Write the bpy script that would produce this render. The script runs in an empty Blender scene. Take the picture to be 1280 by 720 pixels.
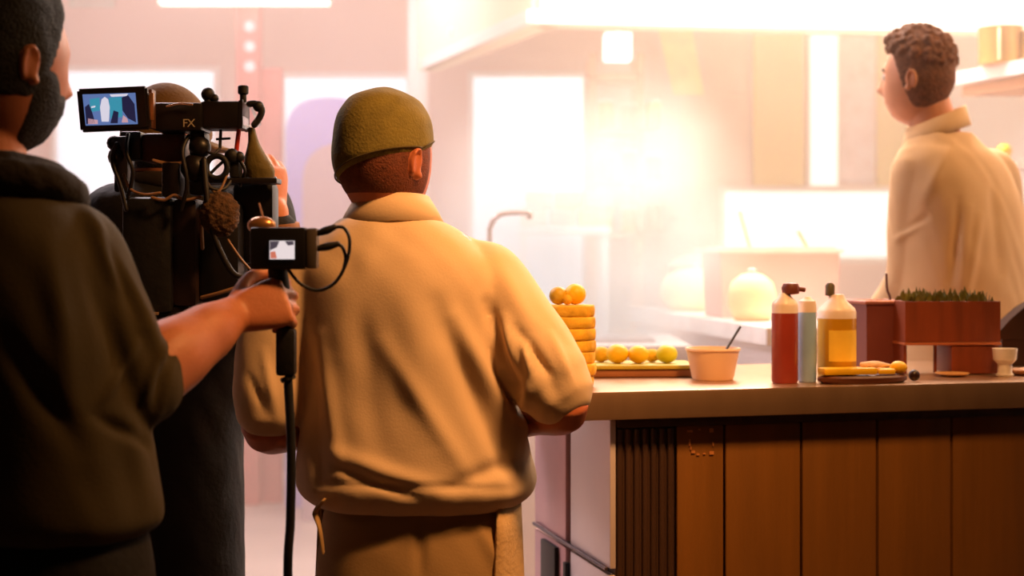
import bpy, bmesh, math, random
import numpy as np
from mathutils import Vector, Matrix, noise
R = math.radians
random.seed(7)
scn = bpy.context.scene
COL = scn.collection
# ------------------------------------------------------------------ camera, world, exposure, big lights
F = 1900.0; HZ = 317.0; CAMZ = 1.25
cd = bpy.data.cameras.new('camera'); cam = bpy.data.objects.new('camera', cd); COL.objects.link(cam)
cam.location = (0, 0, CAMZ); cam.rotation_euler = (R(90), 0, 0)
cd.sensor_width = 36; cd.lens = 36 * F / 1280; cd.shift_y = -(360 - HZ) / 1280
cd.clip_start = 0.05
cd.dof.use_dof = True; cd.dof.focus_distance = 2.75; cd.dof.aperture_fstop = 2.8
scn.camera = cam
vs = scn.view_settings
vs.view_transform = 'Standard'; vs.look = 'None'; vs.gamma = 1; vs.use_curve_mapping = False
vs.exposure = 0.0
scn.cycles.use_denoising = True
scn.cycles.max_bounces = 6; scn.cycles.volume_bounces = 1
scn.cycles.volume_step_rate = 2.0
w = bpy.data.worlds.new('world'); scn.world = w; w.use_nodes = True
w.node_tree.nodes['Background'].inputs[0].default_value = (1.0, 0.5, 0.22, 1)
w.node_tree.nodes['Background'].inputs[1].default_value = 0.02

def area(name, loc, target, size, power, color, size_y=None, spread=180):
    l = bpy.data.lights.new(name, 'AREA'); l.energy = power; l.color = color; l.size = size
    if size_y: l.shape = 'RECTANGLE'; l.size_y = size_y
    l.spread = R(spread)
    o = bpy.data.objects.new(name, l); COL.objects.link(o); o.location = loc
    o.rotation_euler = (Vector(target) - Vector(loc)).to_track_quat('-Z', 'Y').to_euler()
    return o
# warm tungsten lamp on the ceiling of the dining side, right of the camera
area('warm_ceiling_lamp', (0.72, 1.9, 2.6), (0.12, 2.75, 1.05), 0.30, 11.5, (1.0, 0.46, 0.15), spread=80)
# lights out of view over the kitchen
area('kitchen_fill_light', (1.1, 5.0, 2.7), (0.9, 4.9, 0), 0.9, 88, (1.0, 0.80, 0.66))  # unseen light added to brighten the back of the kitchen
area('kitchen_fill_light_back', (-1.0, 6.6, 2.7), (-1.0, 7.4, 0), 1.2, 28, (1.0, 0.78, 0.80))  # another unseen light, added to brighten the far left part
area('steam_fill_light', (0.35, 4.75, 2.72), (0.3, 4.7, 0), 1.0, 30, (1.0, 0.84, 0.74))  # there is no hood; unseen light added to make the steam bright
area('left_fill_light', (-1.3, 4.3, 2.7), (-0.6, 4.3, 0), 0.8, 44, (1.0, 0.84, 0.88), spread=140)  # unseen light added to brighten the counter end and the floor
area('kitchen_side_lamp', (1.7, 3.35, 2.6), (0.5, 3.3, 0.9), 0.4, 8, (1.0, 0.58, 0.24), spread=120)

# ------------------------------------------------------------------ helpers
def P(px, py, d):
    return Vector(((px - 640) / F * d, d, CAMZ + (HZ - py) / F * d))
def lin(c):
    return tuple((x / 12.92 if x <= .04045 else ((x + .055) / 1.055) ** 2.4) for x in c)
def mat(name, rgb, rough=.6, metal=0.0, var=.12, scale=12, bump=.0, bscale=60, stretch=None, sss=0, coat=0):
    """rgb is an sRGB 0..255 triple; a noise pattern varies it a little"""
    m = bpy.data.materials.new(name); m.use_nodes = True; nt = m.node_tree; n = nt.nodes; b = n['Principled BSDF']
    c = lin([x / 255 for x in rgb])
    tc = n.new('ShaderNodeTexCoord'); mp = n.new('ShaderNodeMapping'); nt.links.new(tc.outputs['Object'], mp.inputs[0])
    if stretch: mp.inputs['Scale'].default_value = stretch
    nz = n.new('ShaderNodeTexNoise'); nz.inputs['Scale'].default_value = scale; nz.inputs['Detail'].default_value = 4
    nt.links.new(mp.outputs[0], nz.inputs['Vector'])
    cr = n.new('ShaderNodeValToRGB'); cr.color_ramp.elements[0].position = .3; cr.color_ramp.elements[1].position = .7
    cr.color_ramp.elements[0].color = tuple(x * (1 - var) for x in c) + (1,)
    cr.color_ramp.elements[1].color = tuple(min(1, x * (1 + var)) for x in c) + (1,)
    nt.links.new(nz.outputs['Fac'], cr.inputs[0]); nt.links.new(cr.outputs[0], b.inputs['Base Color'])
    b.inputs['Roughness'].default_value = rough; b.inputs['Metallic'].default_value = metal
    if sss: b.inputs['Subsurface Weight'].default_value = sss; b.inputs['Subsurface Scale'].default_value = .01
    if coat: b.inputs['Coat Weight'].default_value = coat
    if bump:
        n2 = n.new('ShaderNodeTexNoise'); n2.inputs['Scale'].default_value = bscale; n2.inputs['Detail'].default_value = 5
        nt.links.new(mp.outputs[0], n2.inputs['Vector'])
        bp = n.new('ShaderNodeBump'); bp.inputs['Strength'].default_value = bump; bp.inputs['Distance'].default_value = .01
        nt.links.new(n2.outputs['Fac'], bp.inputs['Height']); nt.links.new(bp.outputs[0], b.inputs['Normal'])
    return m
def emis(name, rgb, s):
    m = bpy.data.materials.new(name); m.use_nodes = True; b = m.node_tree.nodes['Principled BSDF']
    c = lin([x / 255 for x in rgb]) + (1,)
    b.inputs['Base Color'].default_value = (0, 0, 0, 1)
    b.inputs['Emission Color'].default_value = c; b.inputs['Emission Strength'].default_value = s
    return m
def tag(o, label=None, cat=None, group=None, kind=None):
    if label: o['label'] = label
    if cat: o['category'] = cat
    if group: o['group'] = group
    if kind: o['kind'] = kind
    return o
def thing(name, loc, label, cat, group=None, kind=None):
    o = bpy.data.objects.new(name, None); COL.objects.link(o); o.location = loc; o.empty_display_size = .1
    return tag(o, label, cat, group, kind)
def link(name, me, m, parent=None, smooth=True):
    o = bpy.data.objects.new(name, me); COL.objects.link(o)
    if m is not None:
        me.materials.clear(); me.materials.append(m)
    me.polygons.foreach_set('use_smooth', [smooth] * len(me.polygons))
    if parent:
        o.parent = parent
        # parts carry world-space vertices: shift them back to the thing's base
        root = parent
        while root.parent: root = root.parent
        if root is parent:
            o.location = -root.location if root.type == 'EMPTY' else (0, 0, 0)
    return o
class MB:
    """collects closed shapes in world space"""
    def __init__(s): s.bm = bmesh.new()
    def quads(s, rings, closed=True, caps=True):
        vs_ = [[s.bm.verts.new(p) for p in r] for r in rings]
        n = len(vs_[0])
        for a, b in zip(vs_, vs_[1:]):
            for i in range(n if closed else n - 1):
                j = (i + 1) % n
                s.bm.faces.new((a[i], a[j], b[j], b[i]))
        if caps:
            for r, rev in ((vs_[0], True), (vs_[-1], False)):
                s.bm.faces.new(list(reversed(r)) if rev else r)
        return s
    def box(s, c, size, rz=0, ax=None, bevel=0, M=None):
        sx, sy, sz = [x / 2 for x in size]
        m = Matrix.Translation(c) @ (M if M is not None else Matrix.Rotation(rz, 4, 'Z'))
        t = bmesh.new(); bmesh.ops.create_cube(t, size=1)
        for v in t.verts: v.co = Vector((v.co.x * size[0], v.co.y * size[1], v.co.z * size[2]))
        if bevel: bmesh.ops.bevel(t, geom=t.edges[:], offset=bevel, segments=2, affect='EDGES', profile=.6)
        t.transform(m); me = bpy.data.meshes.new('t'); t.to_mesh(me); t.free(); s.bm.from_mesh(me); bpy.data.meshes.remove(me)
        return s
    def pbox(s, x0, y0, x1, y1, d, depth, bevel=.003, rz=0):
        a = P(x0, y0, d); b = P(x1, y1, d)
        c = (a + b) / 2 + Vector((0, depth / 2, 0))
        return s.box(c, (abs(b.x - a.x), depth, abs(a.z - b.z)), rz=rz, bevel=bevel)
    def tube(s, pts, rad, n=16, sub=6, caps=True, flat=None, up=None):
        """round tube through pts with a radius at each, hemispherical ends"""
        pts = [Vector(p) for p in pts]
        if not hasattr(rad, '__len__'): rad = [rad] * len(pts)
        PT, RR = [], []
        m = len(pts)
        for i in range(m - 1):
            p0 = pts[max(i - 1, 0)]; p1 = pts[i]; p2 = pts[i + 1]; p3 = pts[min(i + 2, m - 1)]
            for k in range(sub):
                t = k / sub
                PT.append(.5 * ((2 * p1) + (p2 - p0) * t + (2 * p0 - 5 * p1 + 4 * p2 - p3) * t * t + (3 * p1 - p0 - 3 * p2 + p3) * t ** 3))
                tt = t * t * (3 - 2 * t); RR.append(rad[i] * (1 - tt) + rad[i + 1] * tt)
        PT.append(pts[-1]); RR.append(rad[-1])
        tan = [(PT[min(i + 1, len(PT) - 1)] - PT[max(i - 1, 0)]).normalized() for i in range(len(PT))]
        u = tan[0].orthogonal().normalized() if up is None else (Vector(up) - tan[0] * Vector(up).dot(tan[0])).normalized()
        rings = []
        seq = []
        if caps:
            for a in (80, 55, 28):
                seq.append((PT[0] - tan[0] * RR[0] * math.sin(R(a)), tan[0], RR[0] * math.cos(R(a))))
        seq += list(zip(PT, tan, RR))
        if caps:
            for a in (28, 55, 80):
                seq.append((PT[-1] + tan[-1] * RR[-1] * math.sin(R(a)), tan[-1], RR[-1] * math.cos(R(a))))
        for p, t, r in seq:
            u = (u - t * u.dot(t)).normalized(); v = t.cross(u)
            rings.append([p + (u * math.cos(2 * math.pi * k / n) + v * math.sin(2 * math.pi * k / n) * (flat or 1)) * r for k in range(n)])
        return s.quads(rings)
    def loft(s, rings, n=48, sub=5, e=2.3):
        """rings: (centre, half width, half depth, yaw, [tilt]) horizontal super-ellipses from bottom or top"""
        A = [np.array([r[0][0], r[0][1], r[0][2], r[1], r[2], r[3], r[4] if len(r) > 4 else 0.]) for r in rings]
        out = []
        m = len(A)
        for i in range(m - 1):
            a0, a1, a2, a3 = A[max(i - 1, 0)], A[i], A[i + 1], A[min(i + 2, m - 1)]
            for k in range(sub):
                t = k / sub
                out.append(.5 * ((2 * a1) + (a2 - a0) * t + (2 * a0 - 5 * a1 + 4 * a2 - a3) * t * t + (3 * a1 - a0 - 3 * a2 + a3) * t ** 3))
        out.append(A[-1])
        RG = []
        for a in out:
            u = Vector((math.cos(a[5]), math.sin(a[5]), math.sin(a[6]))).normalized(); v = Vector((-math.sin(a[5]), math.cos(a[5]), 0))
            ring = []
            for k in range(n):
                th = 2 * math.pi * k / n; c, q = math.cos(th), math.sin(th)
                x = abs(c) ** (2 / e) * (1 if c >= 0 else -1); y = abs(q) ** (2 / e) * (1 if q >= 0 else -1)
                ring.append(Vector(a[:3]) + u * x * a[3] + v * y * a[4])
            RG.append(ring)
        if RG[0][0].z > RG[-1][0].z: RG = [list(reversed(r)) for r in RG]
        return s.quads(RG)
    def lathe(s, c, prof, n=32, M=None):
        """prof: (radius, height) pairs"""
        c = Vector(c); rings = []
        for r, h in prof:
            ring = []
            for k in range(n):
                p = Vector((r * math.cos(2 * math.pi * k / n), r * math.sin(2 * math.pi * k / n), h))
                ring.append(c + (M @ p if M is not None else p))
            rings.append(ring)
        return s.quads(rings)
    def ball(s, c, r, seg=20, sc=(1, 1, 1), M=None):
        c = Vector(c); m = Matrix.Translation(c) @ (M if M is not None else Matrix.Identity(4)) @ Matrix.Diagonal((sc[0], sc[1], sc[2], 1))
        bmesh.ops.create_uvsphere(s.bm, u_segments=seg, v_segments=seg // 2, radius=r, matrix=m)
        return s
    def prism(s, pts, depth_vec):
        pts = [Vector(p) for p in pts]; d = Vector(depth_vec)
        s.quads([pts, [p + d for p in pts]])
        return s
    def cyl(s, a, b, r, n=20, r2=None):
        a = Vector(a); b = Vector(b); t = (b - a).normalized(); u = t.orthogonal().normalized(); v = t.cross(u)
        r2 = r if r2 is None else r2
        e = min(.002, r * .2); L = (b - a).length; e = min(e, L * .2)
        seq = [(a, r - e), (a + t * e, r), (b - t * e, r2), (b, r2 - e)]
        s.quads([[p + (u * math.cos(2 * math.pi * k / n) + v * math.sin(2 * math.pi * k / n)) * q for k in range(n)] for p, q in seq])
        return s
    def mesh(s, name):
        bmesh.ops.recalc_face_normals(s.bm, faces=s.bm.faces[:])
        me = bpy.data.meshes.new(name); s.bm.to_mesh(me); s.bm.free(); return me
    def build(s, name, m, parent=None, smooth=False, autos=True):
        me = s.mesh(name); o = link(name, me, m, parent, smooth or autos)
        if autos and not smooth:
            try: me.set_sharp_from_angle(angle=R(38))
            except Exception: pass
        return o
    def organic(s, name, m, parent=None, voxel=.005, smooth=3, disp=None):
        """union everything into ONE continuous surface"""
        me = s.mesh(name); t = bpy.data.objects.new('tmp', me); COL.objects.link(t)
        r = t.modifiers.new('r', 'REMESH'); r.mode = 'VOXEL'; r.voxel_size = voxel; r.use_smooth_shade = True
        q = t.modifiers.new('s', 'SMOOTH'); q.factor = .5; q.iterations = smooth
        dg = bpy.context.evaluated_depsgraph_get(); dg.update()
        me2 = bpy.data.meshes.new_from_object(t.evaluated_get(dg)); me2.name = name
        bpy.data.objects.remove(t); bpy.data.meshes.remove(me)
        if disp:
            n = len(me2.vertices); co = np.empty(n * 3); no = np.empty(n * 3)
            me2.vertices.foreach_get('co', co); me2.vertex_normals.foreach_get('vector', no)
            co = co.reshape(-1, 3); no = no.reshape(-1, 3)
            co = co + no * disp(co, no)[:, None]
            me2.vertices.foreach_set('co', co.ravel()); me2.update()
        return link(name, me2, m, parent, True)
def topx(co):
    d = co[:, 1]
    return co[:, 0] / d * F + 640, HZ - (co[:, 2] - CAMZ) / d * F
def folds(lst, amp=1.0, noise_amp=.0015, back=True, fs=9.0, sgn=-1):
    """cloth folds: ridges (+) and creases (-) laid along segments on the cloth"""
    def f(co, no):
        x, y = topx(co); out = np.zeros(len(co))
        wgt = np.clip(no[:, 1] * sgn * 1.5 + .3, 0, 1) if back else 1
        for x0, y0, x1, y1, w_, h in lst:
            dx, dy = x1 - x0, y1 - y0; L = dx * dx + dy * dy
            t = np.clip(((x - x0) * dx + (y - y0) * dy) / L, 0, 1)
            dist2 = (x - x0 - t * dx) ** 2 + (y - y0 - t * dy) ** 2
            out += h * np.exp(-dist2 / (w_ * w_)) * np.sin(np.pi * np.clip(t * .8 + .1, 0, 1)) * amp * wgt
        if noise_amp:
            p = co * fs
            out += noise_amp * .5 * (np.sin(p[:, 0] * 5.1 + 2.3 * np.sin(p[:, 2] * 2.2)) * np.sin(p[:, 2] * 2.9 + 1.7 * np.sin(p[:, 0] * 3.1 + p[:, 1] * 2)) + .6 * np.sin(p[:, 0] * 9.7 + p[:, 2] * 6.1 + 2 * np.sin(p[:, 1] * 7)))
        return out
    return f
# ------------------------------------------------------------------ people
def head_point(x, y, z):
    """x,y,z unit vector -> head surface, origin mid head, +y face"""
    X = .074 * x; Y = .094 * y; Z = .116 * z
    if z < 0:
        X *= 1 - .30 * (-z) ** 1.6
        if y < 0: Y *= 1 - .42 * (-z) ** 1.2
    if z > 0: X *= 1 + .04 * math.sin(z * math.pi); 
    if y > 0:
        g = lambda a, b: math.exp(-(a / b) ** 2)
        fr = y ** 1.5
        Y -= .006 * g(z, .5) * fr
        Y += fr * (.006 * g(Z - .026, .010) * g(X, .05)                # brow
                   - .009 * g(abs(X) - .030, .014) * g(Z - .008, .011)  # sockets
                   + .024 * g(X, .011) * g(Z + .024, .013) + .014 * g(X, .009) * g(Z - .0, .02)  # nose
                   + .007 * g(X, .024) * g(Z + .056, .006) + .006 * g(X, .022) * g(Z + .068, .006)
                   - .004 * g(X, .025) * g(Z + .062, .003)
                   + .012 * g(X, .024) * g(Z + .094, .014))            # chin
    return X, Y, Z
def head_rings(fn=None, nu=64, nv=44):
    rings = []
    for j in range(nv + 1):
        ph = math.pi * (j + .02) / (nv + .04); ring = []
        for i in range(nu):
            th = 2 * math.pi * i / nu
            x, y, z = math.sin(ph) * math.cos(th), math.sin(ph) * math.sin(th), math.cos(ph)
            X, Y, Z = head_point(x, y, z)
            k = fn(x, y, z) if fn else 1
            ring.append(Vector((X * k, Y * k, Z * k)))
        rings.append(ring)
    return rings
def add_head(mb, M, fn=None):
    mb.quads([[M @ p for p in r] for r in head_rings(fn)])
def add_ears(mb, M):
    for s in (-1, 1):
        c = Vector((s * .074, -.006, -.006))
        # rim, lobe and concha
        pts = []
        for a in range(-60, 250, 25):
            pts.append(M @ (c + Vector((s * (.004 + .004 * math.sin(R(a))), -.004 - .011 * math.cos(R(a)) - .006, .004 + .022 * math.sin(R(a))))))
        mb.tube(pts, .0036, n=8, sub=2)
        mb.ball(M @ (c + Vector((s * .002, .0, -.018))), .007, 12)
        mb.ball(M @ (c + Vector((s * -.001, -.006, .003))), .017, 14, sc=(.35, .7, 1.0), M=M.to_3x3().to_4x4())
def hand(mb, wrist, fdir, back, side, curl=(35, 60, 40), sc=1.0, thumb=35, spread=3):
    """palm, four unequal bent fingers, thumb from the side of the palm. side: -1 right hand, +1 left hand"""
    Y = Vector(fdir).normalized(); Z = Vector(back); Z = (Z - Y * Z.dot(Y)).normalized(); X = Y.cross(Z)
    W = Vector(wrist)
    def T(x, y, z): return W + (X * x * side + Y * y + Z * z) * sc
    mb.tube([T(0, -.015, 0), T(0, .01, 0)], [.026 * sc, .027 * sc], flat=.75, up=X, sub=3)
    prof = [(0.0, .026, .019), (.03, .034, .018), (.065, .041, .015), (.090, .040, .012)]
    rings = []
    for y, hw, ht in prof:
        rings.append([T(math.copysign(abs(math.cos(a)) ** .7, math.cos(a)) * hw, y, math.copysign(abs(math.sin(a)) ** .9, math.sin(a)) * ht) for a in [2 * math.pi * k / 20 for k in range(20)]])
    mb.quads(rings)
    for i, (bx, L) in enumerate(((.031, .074), (.0105, .083), (-.0105, .078), (-.031, .062))):
        a = 0; p = Vector((bx, .084 - abs(bx - .005) * .18, .001)); pts = [T(*p)]; l3 = (L * .45, L * .31, L * .24)
        sp = R(spread) * (bx / .03)
        for q in range(3):
            a += R(curl[q]) * (1 + .06 * (i - 1.5))
            p = p + Vector((math.sin(sp) * l3[q], math.cos(a) * math.cos(sp) * l3[q], -math.sin(a) * l3[q])); pts.append(T(*p))
        r0 = (.0098 if i < 3 else .0085) * sc
        mb.tube(pts, [r0, r0 * .97, r0 * .88, r0 * .74], n=12, sub=4)
    t = R(thumb)
    p0 = Vector((.026, .018, -.006)); p1 = p0 + Vector((.028 * math.cos(t) + .004, .026, -.020)); p2 = p1 + Vector((.008, .026, -.016)); p3 = p2 + Vector((-.008, .020, -.012))
    mb.tube([T(*p0), T(*p1), T(*p2), T(*p3)], [.014 * sc, .0115 * sc, .010 * sc, .008 * sc], n=12, sub=4)
def headM(c, yaw, pitch=0, roll=0, sc=1.0):
    """yaw 0 faces away from the camera (+Y), positive turns to the picture's right"""
    return Matrix.Translation(c) @ Matrix.Rotation(-R(yaw), 4, 'Z') @ Matrix.Rotation(R(pitch), 4, 'X') @ Matrix.Rotation(R(roll), 4, 'Y') @ Matrix.Scale(sc, 4)
def shoe(mb, ank, fw):
    fw = Vector((fw[0], fw[1], 0)).normalized(); a = Vector(ank)
    ux = Vector((fw.y, -fw.x, 0))
    rings = []
    for t, hw, h in ((-.085, .022, .05), (-.07, .036, .085), (-.02, .040, .10), (.04, .044, .075), (.10, .048, .052), (.15, .044, .042), (.185, .02, .026)):
        c = Vector((a.x, a.y, 0)) + fw * t
        rings.append([c + ux * (math.cos(x) * hw) + Vector((0, 0, h / 2 + math.copysign(abs(math.sin(x)) ** .7, math.sin(x)) * h / 2)) for x in [2 * math.pi * k / 20 for k in range(20)]])
    mb.quads(rings)
skin_warm = mat('skin_warm', (205, 128, 88), .5, var=.06, scale=30, sss=.05, bump=.08, bscale=200)
skin_dark = mat('skin_tan', (196, 112, 74), .5, var=.08, scale=30, sss=.05, bump=.08, bscale=200)
skin_fair = mat('skin_fair', (215, 145, 105), .5, var=.06, scale=30, sss=.05, bump=.08, bscale=200)

# ================================================================== SETTING
peach_wall = mat('peach_wall', (238, 205, 196), .9, var=.03, scale=1.5, bump=.05, bscale=40)
pink_trim = mat('pink_paint', (206, 112, 106), .7, var=.08, scale=5)
white_trim = mat('white_paint', (245, 240, 236), .6, var=.03, scale=4)
lav = mat('lavender_board', (160, 150, 172), .8, var=.04, scale=3)
floor_m = mat('pale_floor', (214, 190, 176), .45, var=.07, scale=2.5, bump=.04, bscale=15)
ceil_m = mat('ceiling_paint', (235, 225, 220), .9, var=.02, scale=2)
cream = mat('cream_fascia', (250, 238, 214), .7, var=.03, scale=3)
day = emis('daylight', (255, 244, 244), 1.35)
day_warm = emis('daylight_warm', (255, 244, 226), 1.5)
def struct(name, mb, m): 
    o = mb.build(name, m); tag(o, kind='structure'); return o
XL, XR, YB, ZC = -3.3, 2.15, 8.2, 2.78
struct('floor', MB().box((-.575, 6.2, -.05), (5.6, 4.2, .1)), floor_m)
struct('floor', MB().box((-.575, 1.5, -.05), (5.6, 5.2, .1)), mat('dark_floor', (96, 66, 44), .6, var=.12, scale=3))  # unseen front floor, made dark to cut bounced light
darkp = mat('dark_bounce_cut', (58, 38, 26), .9, var=.08, scale=2)  # for unseen front walls and ceiling, darkened against light bouncing forward
struct('ceiling', MB().box((-.575, 5.8, ZC + .05), (5.6, 5.0, .1)), ceil_m)
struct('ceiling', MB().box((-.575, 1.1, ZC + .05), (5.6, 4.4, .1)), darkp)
struct('wall_back', MB().box((-.575, YB + .06, ZC / 2), (5.6, .12, ZC)), peach_wall)
struct('wall_left', MB().box((XL - .06, 5.8, ZC / 2), (.12, 5.0, ZC)), peach_wall)
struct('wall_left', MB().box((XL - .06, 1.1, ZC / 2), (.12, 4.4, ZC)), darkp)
struct('wall_right', MB().box((XR + .06, 5.8, ZC / 2), (.12, 5.0, ZC)), white_trim)
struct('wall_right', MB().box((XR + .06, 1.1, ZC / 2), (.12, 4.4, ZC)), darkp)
# wainscot of the back wall, lavender grey
struct('trim_1', MB().box((-1.9, YB - .01, .30), (2.8, .02, .58)), lav)
def window(n, x0, y0, x1, y1, m=day, d=YB - .03, fr=.03, mull=0):
    a, b = P(x0, y0, d), P(x1, y1, d)
    w = thing('window_%d' % n, (a + b) / 2, None, None, kind='structure')
    cx, cz = (a.x + b.x) / 2, (a.z + b.z) / 2; W, H = b.x - a.x, a.z - b.z
    f = MB()
    for s in (-1, 1):
        f.box((cx + s * (W / 2 + fr / 2), d, cz), (fr, .06, H + 2 * fr), bevel=.004); f.box((cx, d, cz + s * (H / 2 + fr / 2)), (W, .06, fr), bevel=.004)
    for k in range(mull): f.box((a.x + W * (k + 1) / (mull + 1), d, cz), (.02, .05, H))
    f.build('window_frame', white_trim, w)
    MB().box((cx, d + .01, cz), (W, .02, H)).build('pane', m, w)
window(1, 72, 90, 268, 470)
window(2, 357, 98, 508, 470)
window(3, 592, 97, 728, 420)
window(4, 905, 240, 1150, 322, day_warm, d=YB - .05)  # added glowing pane in place of a ledge that reflects daylight
# slim bright post and pink post with bulbs
struct('trim_2', MB().box((P(523, 0, 7.4).x, 7.4, ZC / 2), (.095, .1, ZC), bevel=.005), white_trim)
# L-shaped fascia over the kitchen
fa = MB()
c0 = P(680, 33, 5.7); c1 = P(535, 90, 7.1)
zb = c0.z
def bar(mb, a, b, z0, z1, th):
    a = Vector((a[0], a[1], 0)); b = Vector((b[0], b[1], 0)); d = (b - a).normalized(); n = Vector((-d.y, d.x, 0)) * th / 2
    base = [a - n, b - n, b + n, a + n]
    mb.quads([[p + Vector((0, 0, z0)) for p in base], [p + Vector((0, 0, z1)) for p in base]])
bar(fa, (c1.x, c1.y), (c0.x, c0.y), zb, ZC, .10)
bar(fa, (c0.x - .02, c0.y), (XR, 5.95), zb, ZC, .10)
struct('trim_3', fa, cream)
struct('trim_4', (lambda m: (bar(m, (c1.x - .012, c1.y - .07), (c0.x - .05, c0.y - .08), zb, zb + .05, .03), bar(m, (c0.x - .05, c0.y - .075), (XR, 5.87), zb, zb + .05, .03), m)[2])(MB()), white_trim)
struct('baseboard_back', MB().box((-.5, YB - .03, .04), (5.2, .02, .08)), white_trim)
# ---- pink post with three round bulbs
pp = thing('lit_post', (P(310, 0, 7.6).x, 7.6, 0), 'pink post with three round bulbs down its face, between two windows', 'post')
x0 = P(297, 0, 7.6).x; x1 = P(326, 0, 7.6).x
MB().box(((x0 + x1) / 2, 7.6, ZC / 2), (x1 - x0, .1, ZC), bevel=.006).build('post', pink_trim, pp)
x2 = P(352, 0, 7.6).x
MB().box(((x1 + x2) / 2, 7.63, P(0, 85, 7.6).z / 2), (x2 - x1 - .002, .05, P(0, 85, 7.6).z), bevel=.004).build('side_board', pink_trim, pp)
bulb = emis('bulb_glow', (255, 220, 216), 1.2)
for y in (33, 58, 83):
    MB().ball(P(312, y, 7.53), .027, 16).build('bulb', bulb, pp)
# ---- strip lamp on ceiling
sl = thing('strip_light', P(303, 0, 7.42), 'long white strip light hanging above the left windows', 'lamp')
MB().pbox(196, -12, 412, -1, 7.42, .12, .004).build('lamp_housing', white_trim, sl)
MB().pbox(198, -1, 410, 4, 7.44, .08, .003).build('tube_lamp', emis('tube', (255, 250, 225), 3), sl)
t = thing('wall_vent', P(115, 4, YB - .02), 'small pale green vent grille high on the back wall at left', 'vent')
MB().pbox(86, -3, 142, 9, YB - .03, .03, .003).build('frame', mat('pale_green', (205, 222, 210), .6), t)
v = MB()
for k in range(4): v.pbox(90, -1 + k * 2.5, 138, k * 2.5, YB - .04, .01, .001)
v.build('slat', white_trim, t)
# ---- arched lavender screen and the lower grey one before it
def arch(name, x0, x1, ytop, d, ybot, m, label, cat):
    r = (x1 - x0) / 2; pts = []
    for k in range(25):
        a = math.pi * (1 - k / 24); pts.append(P((x0 + x1) / 2 + r * math.copysign(abs(math.cos(a)) ** .75, math.cos(a)), ytop + r * .9 - r * .9 * abs(math.sin(a)) ** .75, d))
    pts = [Vector((pts[0].x, d, 0.0))] + pts + [Vector((pts[-1].x, d, 0.0))]
    o = MB(); o.prism(pts, (0, .06, 0)); q = o.build(name, m); tag(q, label, cat); return q
arch('arched_screen', 357, 468, 122, 7.5, 0, mat('lavender_felt', (180, 174, 236), .9, var=.03, scale=2), 'tall pale lavender screen with a rounded top before the window', 'screen')
arch('grey_screen', 378, 500, 178, 7.1, 0, mat('mauve_felt', (186, 160, 168), .9, var=.03, scale=2), 'lower mauve grey rounded screen standing before the lavender one', 'screen')

# ================================================================== MAIN COUNTER
CR = R(15); r_ = Vector((math.cos(CR), math.sin(CR), 0)); b_ = Vector((-math.sin(CR), math.cos(CR), 0))
O = Vector(((734 - 640) / F * 2.9, 2.9, 0)); HT = CAMZ - (490 - HZ) / F * 2.9; TH = .056; DEP = .60
def K(s, t, z=0): return O + r_ * s + b_ * t + Vector((0, 0, z))
steel = mat('brushed_steel_top', (186, 150, 118), .32, .75, var=.08, scale=6, stretch=(1, 12, 1))
top = MB(); top.box(K(.70, DEP / 2, HT - TH / 2), (1.60, DEP, TH), rz=CR, bevel=.006)
top = top.build('worktop', steel); tag(top, 'thick brushed steel worktop on the wood-fronted counter', 'worktop')
def wood_mat(name, rgb, var=.25):
    m = mat(name, rgb, .5, var=var, scale=3, stretch=(9, 9, .7), bump=.15, bscale=8); return m
wood = wood_mat('panel_wood', (128, 82, 24), .10)
woodd = wood_mat('post_wood', (70, 46, 32), .2)
ct = thing('kitchen_counter', K(.7, .3, 0), 'serving counter with wooden plank front and fluted corner post', 'counter')
def s_at(px, off=0):   # s where column px meets the front face at t=off
    base = O + b_ * off; k = (px - 640) / F
    return (k * base.y - base.x) / (r_.x - k * r_.y)
edges = [845, 906, 1002, 1097, 1190, 1290, 1400]
ZT = HT - TH
t0 = .045
pn = MB()
for a, b in zip(edges, edges[1:]):
    s0, s1 = s_at(a, t0) + .0025, s_at(b, t0) - .0025
    pn.box(K((s0 + s1) / 2, t0 + .012, ZT / 2 - .005 + .0), (s1 - s0, .024, ZT - .03), rz=CR, bevel=.004)
pn.build('plank_front', wood, ct)
sL = s_at(770, t0); sE = s_at(1400, t0)
MB().box(K((sL + sE) / 2 + .02, t0 + .025 + (DEP - t0 - .04) / 2, ZT / 2), (sE - sL - .04, DEP - t0 - .04, ZT - .002), rz=CR).build('carcass', mat('dark_wood_core', (60, 36, 20), .7), ct)
MB().box(K((sL + sE) / 2, t0 - .0, ZT - .010), (sE - sL, .02, .018), rz=CR, bevel=.003).build('top_rail', woodd, ct)
po = MB(); s0, s1 = sL, s_at(845, t0) - .002
po.box(K((s0 + s1) / 2, t0 + .03, (ZT - .002) / 2), (s1 - s0, .05, ZT - .004), rz=CR)
for k in range(7):
    s = s0 + (s1 - s0) * (k + .5) / 7
    po.cyl(K(s, t0 + .004, .01), K(s, t0 + .004, ZT - .022), .0068, 12)
po.build('fluted_post', woodd, ct)
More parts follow.
